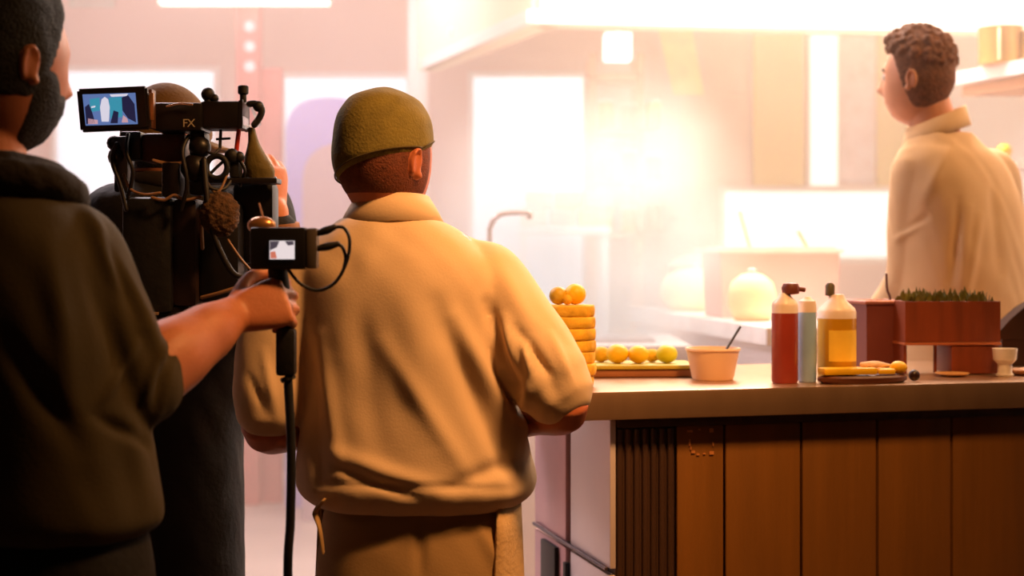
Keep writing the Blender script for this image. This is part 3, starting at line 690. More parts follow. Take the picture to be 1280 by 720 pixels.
b.tube([RS, (RS + RE) / 2, RE, RE.lerp(RW, .4), RW], [.046, .042, .039, .038, .027], n=20)
hand(b, LW, (.35, .9, .0), (-.3, .1, 1), 1, sc=.95)
hand(b, RW, (-.35, .9, .0), (.3, .1, 1), -1, sc=.95)
for s, px in ((-1, 470), (1, 580)):
    h0 = P(px, 690, D); k0 = Vector((h0.x * 1.0 + s * .01, D - .01, .42)); a0 = Vector((h0.x + s * .015, D - .02, .08))
    b.tube([h0, k0, a0], [.075, .05, .036], n=20)
body = b.organic('body', skin_dark, man, voxel=.0045, smooth=2)
# polo shirt
sh = MB()
sh.loft([ring(486, 272, D, 58, .070), ring(490, 284, D, 78, .086, 0), ring(494, 304, D, 102, .104), ring(500, 334, D, 130, .122), ring(506, 370, D, 137, .132), ring(510, 430, D, 133, .135), ring(513, 500, D, 135, .135), ring(517, 560, D, 144, .142), ring(520, 595, D, 150, .148), ring(521, 612, D, 146, .145), ring(522, 626, D, 130, .130), ring(523, 632, D, 117, .115)], n=80, sub=8, e=2.35)
def sleeve(mb, pts, rad, flat=1): mb.tube(pts, rad, n=40, sub=8, caps=True, flat=flat)
sleeve(sh, [P(425, 330, D), P(392, 352, D), P(350, 420, 2.68), P(337, 480, 2.66), P(335, 507, 2.655)], [.060, .076, .070, .064, .060])
sleeve(sh, [P(575, 335, D), P(605, 357, D), P(652, 422, 2.655), P(684, 470, 2.62), P(694, 485, 2.612)], [.060, .078, .077, .072, .066])
fl = [(505, 330, 540, 560, 26, .007), (440, 330, 475, 580, 18, -.005), (570, 400, 668, 590, 14, .012), (545, 380, 640, 600, 14, -.008), (610, 380, 655, 520, 9, -.012),
      (630, 400, 640, 470, 8, .010), (655, 425, 665, 470, 5, .010), (668, 440, 700, 500, 10, -.005), (400, 560, 560, 618, 10, .006), (560, 610, 660, 570, 10, -.007), (420, 585, 520, 622, 6, -.006),
      (470, 290, 420, 440, 18, .004), (385, 430, 400, 600, 10, -.007), (400, 420, 425, 590, 9, .006), (620, 330, 660, 400, 12, .006), (645, 410, 690, 470, 6, -.008), (600, 310, 560, 420, 14, -.005),
      (480, 430, 590, 600, 12, .005), (660, 480, 640, 560, 8, .01), (330, 440, 345, 520, 6, .005), (312, 470, 330, 515, 5, -.004), (690, 420, 715, 480, 6, .005), (396, 605, 640, 612, 5, -.004)]
shirt = sh.organic('polo_shirt', cloth_cream, man, voxel=.0055, smooth=5, disp=folds(fl, 1.35, .0014))
# collar: folded band
cl = MB(); rings = []
cN = P(489, 268, D)
for k, (r0, dz) in enumerate(((.060, .024), (.066, .026), (.074, .004), (.086, -.022), (.082, -.024), (.062, .000))):
    rr = []
    for i in range(56):
        a = 2 * math.pi * i / 56
        tiltz = -.010 * math.sin(a) + .004 * math.cos(a) - .022 * max(0, math.sin(a))
        rr.append(cN + Vector((math.cos(a) * r0 * (1.04 + (.07 if k in (2, 3, 4) else 0)), math.sin(a) * r0 * .96, dz + tiltz)))
    rings.append(rr)
rings.append(rings[0]); cl.quads(rings, caps=False)
cl.build('collar', cloth_cream, shirt, smooth=True)
# trousers and apron
tr_ = MB()
tr_.loft([ring(523, 600, D, 108, .108), ring(523, 640, D, 118, .115), ring(524, 690, D, 126, .125), ring(525, 740, D, 130, .128), ring(525, 790, D, 126, .12)], n=64)
for s, px in ((-1, 468), (1, 582)):
    h0 = P(px, 730, D); tr_.tube([h0, Vector((h0.x + s * .005, D, .42)), Vector((h0.x + s * .010, D - .01, .10))], [.095, .080, .070], n=28)
trousers = tr_.organic('trousers', khaki, man, voxel=.0065, smooth=3, disp=folds([(525, 640, 525, 720, 7, -.007), (420, 650, 480, 655, 6, .004), (560, 662, 640, 640, 5, .005), (430, 690, 500, 670, 7, -.004), (600, 660, 630, 720, 8, .006)], 1, .001))
st = MB()
# apron: front bib skirt wrapping from hip to hip, with its edge seen at the right, plus tie strip
ap = MB(); rings = []
for j in range(10):
    z = P(0, 622, D).z - j * .055; rr = []; ri = []
    fl_ = 1 + .012 * j
    for k in range(33):
        a = R(-38 - j * 2.0 + (218 + j * 3.0) * k / 32)
        x = math.cos(a) * (.180 + .0 * j) * fl_; y = math.sin(a) * .150 * fl_
        rr.append(Vector((P(525, 0, D).x + x, D + y, z))); ri.append(Vector((P(525, 0, D).x + x * .965, D + y * .965, z)))
    rings.append(rr + list(reversed(ri)))
ap.quads(rings).build('apron', mat('apron_cotton', (206, 170, 122), .85, var=.04, bump=.25, bscale=100), man, smooth=True)
st.tube([P(404, 626, D - .13), P(395, 640, D - .10), P(400, 662, D - .12), P(404, 690, D - .12)], [.006, .009, .005, .004], flat=.5, n=10)
st.build('apron_tie', khaki, man, smooth=True)
for s, px in ((-1, 468), (1, 582)):
    m_ = MB(); shoe(m_, (P(px, 0, D).x + s * .01, D, 0), (s * .15, 1)); m_.build('shoe', black_cl, man, smooth=True)
# cap (soft, brimless) and cropped hair
def capf(x, y, z):
    # cap line tilts: lower at the nape-left, higher towards the right ear and brow
    line = -.16 + .30 * max(0, y) + .0 * x + .24 * x
    k = ss(line - .05, line + .05, z)
    k_ = .95 + .115 * k + .07 * k * ss(.15, .62, z) * (1 - ss(.72, 1, z)) - .01 * ss(.8, 1, z)
    return k_ + .008 * noise.noise(Vector((x * 4, y * 4, z * 5))) * k
CM = HM @ Matrix.Translation((0, -.004, .006))
m_ = MB(); m_.quads([[CM @ p for p in r] for r in head_rings(capf, 96, 72)])
capo = m_.build('cap', mat('olive_cap_cloth', (122, 108, 46), .9, var=.16, scale=30, bump=.3, bscale=220), man, smooth=True)
m_ = MB(); pts = []
for i in range(49):
    a = 2 * math.pi * i / 48; x, y = math.cos(a), math.sin(a); z = -.10 + .30 * max(0, y) + .24 * x; q = math.sqrt(max(0, 1 - z * z))
    X, Y, Z = head_point(x * q, y * q, z); pts.append(CM @ Vector((X * 1.085, Y * 1.085, Z * 1.075)))
m_.tube(pts, .0016, n=8, sub=1, caps=False); m_.build('cap_seam', mat('olive_seam', (80, 68, 30), .9), capo, smooth=True)
def hairf1(x, y, z):
    k = ss(-.62, -.35, z) * (1 - ss(.25, .6, y)); return .97 + .05 * k
m_ = MB(); m_.quads([[HM @ p for p in r] for r in head_rings(hairf1, 64, 44)])
m_.build('cropped_hair', mat('cropped_hair', (112, 56, 34), .8, var=.25, scale=90, bump=.4, bscale=300), man, smooth=True)

# ---------------------------------------------------------------- bearded crew man at left, arm reaching right
D = 2.15
man = thing('person', (P(30, 0, D).x, D, 0), 'bearded person in olive hoodie at far left reaching out to a small monitor', 'person')
HM = headM(P(7, 84, D), 37, pitch=-3, sc=1.04)
b = MB(); add_head(b, HM); add_ears(b, HM)
b.tube([P(-22, 120, D), P(-22, 190, D), P(-15, 250, D)], [.054, .060, .07], n=24)
YW = -28
b.loft([ring(-12, 235, D, 56, .055, YW), ring(-8, 275, D, 100, .08, YW), ring(0, 330, D, 125, .10, YW), ring(10, 400, D, 140, .11, YW), ring(25, 500, D, 140, .10, YW), ring(30, 620, D, 140, .10, YW), ring(32, 700, D, 150, .11, YW)])
S = P(84, 326, D - .02); E = P(165, 478, 2.14); W = P(288, 396, 2.30)
b.tube([S + Vector((-.01, 0, -.015)), (S + E) / 2, E, E.lerp(W, .35), E.lerp(W, .7), W], [.055, .050, .050, .056, .045, .031], n=24)
hand(b, W, (.95, .22, .30), (-.1, -1, .25), -1, curl=(62, 82, 50), sc=1.0, thumb=20)
LS = P(-115, 330, D + .02); LE = P(-150, 500, 2.1); LW_ = P(-110, 640, 2.3)
b.tube([LS, (LS + LE) / 2, LE, LE.lerp(LW_, .35), LW_], [.055, .05, .043, .042, .029], n=20)
hand(b, LW_, (.1, .3, -1), (-1, .2, 0), 1)
for s, px in ((-1, -40), (1, 100)):
    h0 = P(px, 700, D); b.tube([h0, Vector((h0.x, D, .40)), Vector((h0.x, D, .08))], [.08, .055, .038], n=20)
b.organic('body', skin_warm, man, voxel=.0042, smooth=2)
olive = mat('olive_fleece', (66, 54, 24), .9, var=.08, scale=10, bump=.1, bscale=200)
sh = MB()
sh.loft([ring(-12, 226, D, 66, .075, YW), ring(-8, 246, D, 100, .095, YW), ring(-6, 272, D, 132, .118, YW), ring(-2, 325, D, 160, .135, YW), ring(8, 400, D, 168, .145, YW), ring(20, 480, D, 168, .14, YW), ring(32, 560, D, 170, .14, YW), ring(38, 630, D, 176, .145, YW), ring(38, 650, D, 172, .14, YW), ring(38, 662, D, 158, .13, YW)], n=80, sub=8)
Fw = E.lerp(W, .12)
sh.tube([P(50, 306, D), S, S.lerp(E, .5) + Vector((-.005, 0, .005)), E, Fw], [.06, .082, .076, .066, .060], n=40, sub=8)
sh.tube([P(-90, 310, D), LS, (LS + LE) / 2, LE, LE.lerp(LW_, .8)], [.07, .08, .07, .062, .045], n=32, sub=8)
fl = [(110, 260, 150, 360, 9, .006), (130, 300, 175, 400, 7, -.006), (150, 330, 210, 460, 9, .007), (110, 330, 160, 480, 12, -.006), (215, 430, 195, 510, 6, -.006), (205, 425, 180, 500, 5, .005), (60, 300, 90, 500, 16, .005), (150, 500, 190, 640, 14, .006), (120, 520, 205, 570, 8, -.006), (0, 420, 100, 560, 16, -.006), (170, 430, 130, 500, 6, .006)]
hood = sh.organic('hoodie', olive, man, voxel=.0055, smooth=4, disp=folds(fl, 1.7, .0018))
m_ = MB(); cN = P(-4, 222, D); rings = []
YM = Matrix.Rotation(R(YW), 3, 'Z')
pts = []
for i in range(33):
    a = 2 * math.pi * i / 32; pts.append(cN + YM @ Vector((math.cos(a) * .112, math.sin(a) * .092, -.012 + (.014 if math.sin(a) < 0 else -.03) * abs(math.sin(a)))))
m_.tube(pts, .026, n=18, sub=2, caps=False, flat=1.0)
pts2 = [p + Vector((0, 0, .018)) for p in [cN + (q - cN) * .84 for q in pts]]
m_.tube(pts2, .018, n=14, sub=2, caps=False)
m_.organic('hood', mat('dark_olive_fleece', (40, 30, 20), .9, var=.1, bump=.3, bscale=120), hood, voxel=.005, smooth=3, disp=folds([], 1, .002, back=False, fs=14))
tr_ = MB()
tr_.loft([ring(36, 630, D, 150, .12, YW), ring(36, 700, D, 165, .135, YW), ring(36, 780, D, 168, .135, YW), ring(36, 830, D, 150, .12, YW)], n=56)
for s, px in ((-1, -42), (1, 112)):
    h0 = P(px, 790, D); tr_.tube([h0, Vector((h0.x, D, .42)), Vector((h0.x, D, .09))], [.092, .082, .07], n=28)
tr_.organic('trousers', black_cl, man, voxel=.0075, smooth=3)
for s, px in ((-1, -42), (1, 112)):
    m_ = MB(); shoe(m_, (P(px, 0, D).x, D, 0), (.4, 1)); m_.build('shoe', black_cl, man, smooth=True)
hairk = mat('black_hair', (18, 13, 11), .7, var=.3, scale=90, bump=.6, bscale=260)
def hairf2(x, y, z):
    line = -.42 + 1.0 * ss(-.1, .75, y) + (.35 * ss(.35, .7, y))
    sidecut = ss(.72, .95, abs(x)) * ss(-.15, -.35, z) * 0
    k = ss(line - .06, line + .10, z)
    return .955 + .075 * k + .07 * k * ss(.2, .9, z) + .11 * k * ss(.25, .7, y) * ss(.3, .6, z) + .02 * k * noise.noise(Vector((x * 6, y * 6, z * 6)))
m_ = MB(); m_.quads([[HM @ p for p in r] for r in head_rings(hairf2, 96, 72)])
m_.build('hair', hairk, man, smooth=True)
def beardf(x, y, z):
    k = ss(-.12, .12, y) * (1 - ss(-.40, -.22, z - .25 * ss(.75, .98, abs(x)))) ; k *= 1 - .85 * ss(.85, .97, y) * ss(-.62, -.5, z)
    return .975 + .055 * k + .010 * k * noise.noise(Vector((x * 12, y * 12, z * 12)))
m_ = MB(); m_.quads([[HM @ p for p in r] for r in head_rings(beardf, 80, 64)])
m_.build('beard', hairk, man, smooth=True)

# ---------------------------------------------------------------- camera operator in black behind the rig
D = 3.12
man = thing('person', (P(235, 0, D).x, D, 0), 'person in dark jacket and cap standing behind the film camera', 'person')
HM = headM(P(209, 184, D), 40, sc=1.0)
b = MB(); add_head(b, HM); add_ears(b, HM)
b.tube([P(206, 200, D), P(208, 225, D), P(212, 255, D)], [.052, .056, .066], n=20)
b.loft([ring(215, 225, D, 50, .06), ring(225, 245, D, 88, .085), ring(232, 300, D, 100, .10), ring(235, 400, D, 80, .10), ring(235, 520, D, 52, .10), ring(235, 640, D, 50, .10)])
RS = P(325, 262, D); RE = P(350, 385, 2.98); RW = P(343, 262, 2.96)
b.tube([RS, (RS + RE) / 2, RE, RE.lerp(RW, .35), RW], [.05, .046, .04, .038, .027], n=20)
hand(b, RW, (-.05, .05, 1), (.75, -.55, 0), -1, curl=(30, 55, 35), sc=.92)
LS = P(140, 275, D); LE = P(128, 410, 2.98); LW_ = P(210, 330, 2.93)
b.tube([LS, (LS + LE) / 2, LE, LE.lerp(LW_, .35), LW_], [.05, .046, .04, .038, .027], n=20)
hand(b, LW_, (.8, -.1, .5), (0, -1, .3), 1, curl=(40, 60, 40), sc=.95)
for s, px in ((-1, 206), (1, 262)):
    h0 = P(px, 640, D); b.tube([h0, Vector((h0.x, D, .42)), Vector((h0.x, D, .08))], [.055, .045, .036], n=20)
b.organic('body', skin_warm, man, voxel=.0045, smooth=2)
sh = MB()
sh.loft([ring(214, 224, D, 52, .07), ring(222, 236, D, 92, .09), ring(232, 252, D, 118, .115), ring(236, 300, D, 118, .13), ring(236, 400, D, 105, .135), ring(236, 520, D, 70, .13), ring(236, 640, D, 68, .13), ring(236, 740, D, 68, .13), ring(236, 760, D, 60, .12)], n=64, sub=6)
sh.tube([P(300, 250, D), RS, (RS + RE) / 2, RE, RE.lerp(RW, .78)], [.055, .068, .062, .055, .042], n=28)
sh.tube([P(160, 262, D), LS, (LS + LE) / 2, LE, LE.lerp(LW_, .8)], [.055, .068, .062, .055, .042], n=28)
sh.organic('jacket', mat('dark_brown_jacket', (18, 12, 9), .85, var=.12, scale=8, bump=.2, bscale=80), man, voxel=.006, smooth=4, disp=folds([], 1, .0022, back=False))
m_ = MB()
m_.tube([RE.lerp(RW, .15), RE.lerp(RW, .5), RE.lerp(RW, .86)], [.0575, .053, .047], n=28, sub=6, caps=False).build('sleeve', mat('lit_edge_sleeve', (150, 96, 44), .8, var=.2, bump=.2), man, smooth=True)  # amber colour stands in for the lit edge of the dark sleeve
m_ = MB(); m_.tube([P(211 + 46 * math.cos(2 * math.pi * k / 20), 226, D + .075 * math.sin(2 * math.pi * k / 20)) for k in range(21)], .020, n=12, sub=2, caps=False).build('jacket_collar', mat('collar_dark', (40, 28, 20), .9), man, smooth=True)
tr_ = MB()
tr_.loft([ring(236, 600, D, 64, .11), ring(236, 700, D, 66, .125), ring(236, 790, D, 66, .12)], n=48)
for s, px in ((-1, 206), (1, 266)):
    h0 = P(px, 770, D); tr_.tube([h0, Vector((h0.x, D, .42)), Vector((h0.x, D, .09))], [.085, .075, .065], n=24)
tr_.organic('trousers', black_cl, man, voxel=.008, smooth=3)
for s, px in ((-1, 206), (1, 266)):
    m_ = MB(); shoe(m_, (P(px, 0, D).x, D, 0), (.4, 1)); m_.build('shoe', black_cl, man, smooth=True)
def capf2(x, y, z):
    line = -.05 + .18 * max(0, y); k = ss(line - .05, line + .05, z); return .95 + .14 * k + .05 * k * ss(.1, .9, z)
m_ = MB(); m_.quads([[HM @ p for p in r] for r in head_rings(capf2, 80, 60)])
rings = []
for q, dz in ((1.0, 0), (1.0, -.004)):
    rr = []
    for k in range(21):
        a = R(20 + 140 * k / 20); rr.append(HM @ Vector((math.cos(a) * .084, math.sin(a) * .1, .012 + dz)))
    for k in range(21):
        a = R(160 - 140 * k / 20); rr.append(HM @ Vector((math.cos(a) * .088, math.sin(a) * .10 + .065 * math.sin(a), .0 + dz)))
    rings.append(rr)
m_.quads(rings).build('cap', mat('brown_olive_cap', (112, 80, 34), .9, var=.1, bump=.3, bscale=160), man, smooth=False)
def hairf3(x, y, z):
    k = ss(-.5, -.3, z) * (1 - ss(.1, .5, y)); return .97 + .06 * k
m_ = MB(); m_.quads([[HM @ p for p in r] for r in head_rings(hairf3, 64, 44)]); m_.build('hair', hairk, man, smooth=True)

# ---------------------------------------------------------------- chef at the right
D = 4.0
man = thing('person', (P(1205, 0, D).x, D, 0), 'chef with short curly hair and cream jacket at right looking left', 'person')
HM = headM(P(1147, 101, D), -52, pitch=2, sc=1.03)
b = MB(); add_head(b, HM); add_ears(b, HM)
b.tube([P(1158, 125, D), P(1168, 160, D), P(1180, 200, D)], [.058, .060, .07], n=24)
YW = 38
b.loft([ring(1180, 185, D, 45, .06, YW), ring(1188, 205, D, 70, .085, YW), ring(1196, 260, D, 72, .11, YW), ring(1200, 340, D, 70, .11, YW), ring(1202, 420, D, 70, .10, YW), ring(1204, 500, D, 72, .11, YW)])
LS = P(1150, 215, D - .05); LE = P(1136, 352, 3.98); LW_ = P(1092, 408, 4.16)
b.tube([LS, (LS + LE) / 2, LE, LE.lerp(LW_, .35), LW_], [.052, .048, .042, .040, .028], n=20)
hand(b, LW_, (-.8, .6, .05), (-.1, -.1, 1), 1, sc=.95)
RS = P(1240, 225, D + .10); RE = P(1262, 350, 4.25); RW = P(1200, 400, 4.45)
b.tube([RS, (RS + RE) / 2, RE, RE.lerp(RW, .35), RW], [.052, .048, .042, .040, .028], n=20)
hand(b, RW, (-.7, .7, .05), (0, 0, 1), -1, sc=.95)
for s, px in ((-1, 1172), (1, 1236)):
    h0 = P(px, 510, D); b.tube([h0, Vector((h0.x, D, .48)), Vector((h0.x, D, .08))], [.08, .055, .038], n=20)
# open eyes are part of the face
b.organic('body', skin_fair, man, voxel=.0042, smooth=1)
for s in (-1, 1):
    m_ = MB(); m_.ball(HM @ Vector((s * .030, .0715, .008)), .0115, 16); ey = m_.build('eye', mat('eye_white', (236, 226, 216), .3), man, smooth=True)
    m_ = MB(); m_.ball(HM @ Vector((s * .030, .0768, .008)), .0060, 12, sc=(1, 1, 1)); m_.build('iris', mat('iris_brown', (50, 30, 20), .3), ey, smooth=True)
    m_ = MB(); m_.tube([HM @ Vector((s * .044, .072, .024)), HM @ Vector((s * .032, .081, .029)), HM @ Vector((s * .016, .086, .026))], [.002, .0034, .0028], n=8); m_.build('eyebrow', mat('brow_brown', (70, 40, 24), .8), man, smooth=True)
jk = mat('chef_jacket', (226, 184, 136), .85, var=.03, scale=5, bump=.05, bscale=260)
sh = MB()
sh.loft([ring(1176, 166, D, 38, .072, YW), ring(1180, 182, D, 56, .09, YW), ring(1186, 200, D, 76, .11, YW), ring(1194, 240, D, 88, .135, YW), ring(1199, 290, D, 90, .15, YW), ring(1202, 350, D, 92, .155, YW), ring(1206, 400, D, 92, .155, YW), ring(1206, 470, D, 96, .16, YW), ring(1206, 500, D, 92, .15, YW)], n=72, sub=7)
sh.tube([P(1165, 212, D), LS, (LS + LE) / 2, LE, LE.lerp(LW_, .7)], [.06, .074, .070, .062, .05], n=36, sub=8)
sh.tube([P(1225, 215, D + .05), RS, (RS + RE) / 2, RE, RE.lerp(RW, .7)], [.06, .074, .068, .060, .048], n=36, sub=8)
fl = [(1210, 260, 1200, 380, 7, .007), (1198, 250, 1190, 350, 5, -.006), (1225, 270, 1205, 390, 6, .008), (1190, 180, 1150, 260, 8, .004), (1150, 280, 1120, 300, 4, .006), (1130, 290, 1160, 270, 4, -.005), (1240, 220, 1250, 340, 7, -.005)]
jacket = sh.organic('chef_jacket', jk, man, voxel=.006, smooth=4, disp=folds(fl, 1.3, .0016))
m_ = MB(); cN = P(1170, 160, D); rings = []
for k, (r0, dz) in enumerate(((.066, .034), (.072, .036), (.080, .004), (.086, -.016), (.080, -.018), (.064, .0))):
    rr = []
    for i in range(48):
        a = 2 * math.pi * i / 48; fx = math.cos(a) * math.cos(R(217)) + math.sin(a) * math.sin(R(217))
        rr.append(cN + Vector((math.cos(a) * r0 * 1.05, math.sin(a) * r0, dz + .030 * math.cos(a) - .006)))
    rings.append(rr)
rings.append(rings[0]); m_.quads(rings, caps=False); m_.build('collar', jk, jacket, smooth=True)
tr_ = MB()
tr_.loft([ring(1204, 470, D, 76, .13, YW), ring(1204, 540, D, 82, .14, YW), ring(1204, 590, D, 78, .13, YW)], n=48)
for s, px in ((-1, 1170), (1, 1238)):
    h0 = P(px, 570, D); tr_.tube([h0, Vector((h0.x, D, .48)), Vector((h0.x, D, .09))], [.092, .08, .068], n=24)
tr_.organic('trousers', black_cl, man, voxel=.008, smooth=3)
for s, px in ((-1, 1170), (1, 1238)):
    m_ = MB(); shoe(m_, (P(px, 0, D).x, D, 0), (-.8, .6)); m_.build('shoe', black_cl, man, smooth=True)
def hairf4(x, y, z):
    line = -.62 + 1.25 * ss(-.25, .6, y)
    k = ss(line - .06, line + .06, z)
    return .955 + .075 * k + k * ss(.1, .8, z) * (.19 + .06 * ss(0, .6, y))
m_ = MB(); m_.quads([[HM @ p for p in r] for r in head_rings(hairf4, 80, 60)])
random.seed(5)
for k in range(260):
    th = random.uniform(0, 2 * math.pi); z = random.uniform(.32, 1); q = math.sqrt(1 - z * z); x, y = q * math.cos(th), q * math.sin(th)
    f = hairf4(x, y, z)
    if f < 1.08: continue
    X, Y, Z = head_point(x, y, z); m_.ball(HM @ Vector((X * f, Y * f, Z * f)), random.uniform(.006, .012), 8)
m_.organic('curly_hair', mat('brown_curls', (122, 72, 40), .8, var=.3, scale=90, bump=.7, bscale=200), man, voxel=.0035, smooth=1)

# ================================================================== SMALL MONITOR ON GRIP
blk = mat('black_plastic', (20, 17, 18), .4, var=.15, scale=20)
blk2 = mat('black_rubber', (14, 11, 12), .6, var=.2, scale=20, bump=.15)
gry = mat('grey_plastic', (84, 74, 66), .5)
gold_ = mat('warm_metal', (196, 140, 90), .3, .7)
D = 2.30
mo = thing('field_monitor', P(350, 337, D), 'small black monitor with lit square screen gripped in the bearded person\'s hand', 'monitor')
MB().pbox(312, 284, 382, 337, D, .035, .005).build('monitor_body', blk, mo)
MB().pbox(382.5, 285, 396, 336, D + .003, .03, .004).build('side_cap', gry, mo)
sc_ = MB().pbox(337, 301, 368, 324, D - .0025, .002, 0).build('screen', emis('mon_white', (232, 216, 216), 1.0), mo)
m_ = MB(); m_.prism([P(337.5, 301.5, D - .004), P(349, 301.5, D - .004), P(346, 309, D - .004), P(337.5, 313, D - .004)], (0, .001, 0)); m_.prism([P(356, 301.5, D - .004), P(367, 301.5, D - .004), P(367, 306, D - .004), P(360, 307, D - .004)], (0, .001, 0)); m_.build('screen_shadow', emis('mon_dark', (96, 84, 96), .6), sc_)
m_ = MB(); m_.prism([P(338, 315, D - .004), P(344, 314, D - .004), P(346, 323, D - .004), P(338, 323, D - .004)], (0, .001, 0)); m_.build('screen_figure', emis('mon_red', (216, 120, 96), .9), sc_)
m_ = MB().ball(P(327, 282, D + .03), .026, 24, sc=(.85, .6, .55)); m_.build('top_knob', gold_, mo, smooth=True)
MB().cyl(P(331, 279, D + .02), P(324, 254, D + .05), .0015, 8).build('aerial', gold_, mo)
gp = MB(); gp.tube([P(347, 337, D + .03), P(352, 380, D + .04), P(356, 414, D + .035)], [.015, .016, .013], n=20); gp.build('grip', blk2, mo)
gp = MB(); gp.tube([P(358, 404, D + .035), P(358, 412, D + .032)], .0075, n=12); gp.build('grip_collar', gold_, mo)
cb = MB(); cb.box((P(358, 440, D + .03)), (.030, .028, .072), bevel=.006); cb.cyl(P(359, 470, D + .03), P(361, 476, D + .03), .012); cb.build('cable_plug', blk2, mo)
cb = MB(); e0 = P(362, 720, D + .03); cb.tube([P(360, 474, D + .03), P(364, 560, D + .03), P(363, 650, D + .03), P(360, 740, D + .04), Vector((P(352, 0, D).x, D + .15, .35)), Vector((P(340, 0, D).x, D + .25, .012)), Vector((P(250, 0, D).x, D + .4, .012))], .0072, n=14); cb.build('thick_cable', blk2, mo)
cb = MB(); cb.tube([P(396, 292, D + .012), P(408, 288, D + .012), P(418, 284, D + .012)], [.0045, .0065, .0045], n=12, sub=3); cb.build('plug', blk2, mo)
cb = MB(); cb.tube([P(396, 311, D + .012), P(410, 308, D + .012), P(422, 305, D + .012)], [.0045, .0065, .0045], n=12, sub=3); cb.build('plug', blk2, mo)
cb = MB(); cb.tube([P(418, 284, D + .012), P(430, 285, D + .012), P(437, 300, D + .01), P(434, 325, D + .01), P(420, 352, D + .01), P(398, 363, D + .01), P(376, 355, D + .01), P(361, 338, D + .012)], .0027, n=10); cb.build('looped_cable', blk2, mo)
cb = MB(); cb.tube([P(420, 305, D + .012), P(428, 309, D + .012), P(432, 322, D + .015), P(430, 334, D + .013)], .0027, n=10); cb.build('looped_cable', blk2, mo)

# ================================================================== FILM CAMERA RIG
D = 2.72
rig = thing('film_camera', P(240, 400, D), 'black shoulder film camera rig with fold-out screen and many cables', 'camera')
dark = mat('camera_black', (22, 16, 15), .4, var=.2, scale=18)
leather = mat('brown_leather', (88, 50, 28), .55, var=.2, bump=.2)
# fold-out screen
M_ = MB(); M_.prism([P(95, 111, D - .08), P(183, 107, D - .08), P(187, 161, D - .08), P(100, 165, D - .08)], (0, .018, 0))
M_.bm.normal_update(); bmesh.ops.bevel(M_.bm, geom=M_.bm.edges[:], offset=.004, segments=2, affect='EDGES')
lcd = M_.build('fold_out_screen', dark, rig)
y_ = D - .0815
M_ = MB(); M_.prism([P(103, 118, y_), P(169, 116, y_), P(172, 155, y_), P(107, 157, y_)], (0, .002, 0)); M_.build('screen_glass', emis('lcd_blue', (96, 120, 176), .9), lcd)
y_ -= .0015
def blot(name, rgb, polys, s=.9):
    m_ = MB()
    for p in polys: m_.prism([P(x, y, y_) for x, y in p], (0, .001, 0))
    m_.build(name, emis(name, rgb, s), lcd)
blot('screen_teal', (60, 150, 176), [[(112, 124), (124, 122), (125, 138), (113, 140)], [(136, 122), (152, 121), (153, 146), (138, 148)]])
y_ -= .0012
blot('screen_white_figure', (226, 220, 236), [[(127, 124), (131, 121), (135, 124), (137, 134), (136, 152), (127, 152), (125, 134)], [(114, 133), (119, 132), (119, 134), (114, 135)], [(137, 118), (160, 117), (158, 120), (139, 121)]])
blot('screen_dark_figure', (34, 34, 66), [[(152, 122), (160, 119), (168, 130), (170, 153), (160, 148), (153, 138)]])
blot('screen_dark_figure', (34, 34, 66), [[(106, 134), (111, 130), (115, 140), (119, 154), (108, 155)]])
blot('screen_dark_figure', (34, 34, 66), [[(142, 138), (148, 140), (147, 154), (138, 154)]])
blot('screen_pink', (206, 160, 170), [[(110, 148), (122, 150), (122, 155), (110, 155)], [(154, 144), (159, 148), (160, 153), (152, 153)]])
MB().pbox(184, 111, 190, 160, D - .06, .03, .002).build('screen_hinge', leather, rig)
MB().pbox(186, 116, 192, 150, D - .07, .004, .001).build('hinge_strip', gold_, rig)
# viewfinder, body tube
MB().pbox(190, 128, 252, 163, D - .03, .09, .006).build('viewfinder', dark, rig)
MB().pbox(250, 126, 300, 160, D - .02, .08, .006).build('top_body', dark, rig)
M_ = MB(); M_.prism([P(298, 126, D - .02), P(303, 124, D - .02), P(303, 160, D - .02), P(298, 161, D - .02)], (0, .08, 0)); M_.build('front_plate', blk, rig)
M_ = MB(); M_.prism([P(303, 127, D - .015), P(312, 133, D - .015), P(320, 152, D - .015), P(316, 156, D - .015), P(304, 156, D - .015)], (0, .06, 0)); mg = mat('clear_glass', (240, 232, 238), .08, 0, var=.02); mg.node_tree.nodes['Principled BSDF'].inputs['Transmission Weight'].default_value = .95; mg.node_tree.nodes['Principled BSDF'].inputs['IOR'].default_value = 1.08; M_.build('matte_box_glass', mg, rig)
M_ = MB(); M_.tube([P(312, 130, D), P(320, 130, D), P(327, 136, D), P(325, 146, D), P(318, 156, D)], .006, n=12); M_.ball(P(323, 133, D), .010, 14); M_.build('lens_lever', blk2, rig)
M_ = MB(); M_.cyl(P(260, 128, D), P(260, 116, D), .007); M_.ball(P(260, 118, D), .0125, 16); M_.ball(P(268, 123, D), .008, 12); M_.build('knob', blk2, rig)
M_ = MB(); M_.cyl(P(304, 128, D), P(304, 112, D), .006); M_.cyl(P(304, 118, D), P(304, 107, D), .0095); M_.build('knob', blk2, rig)
M_ = MB(); M_.tube([P(209, 133, D - .04), P(225, 130, D - .04), P(240, 131, D - .04)], .0022, n=10); M_.build('bright_rail', mat('bright_rail', (240, 200, 160), .2, .9), rig)
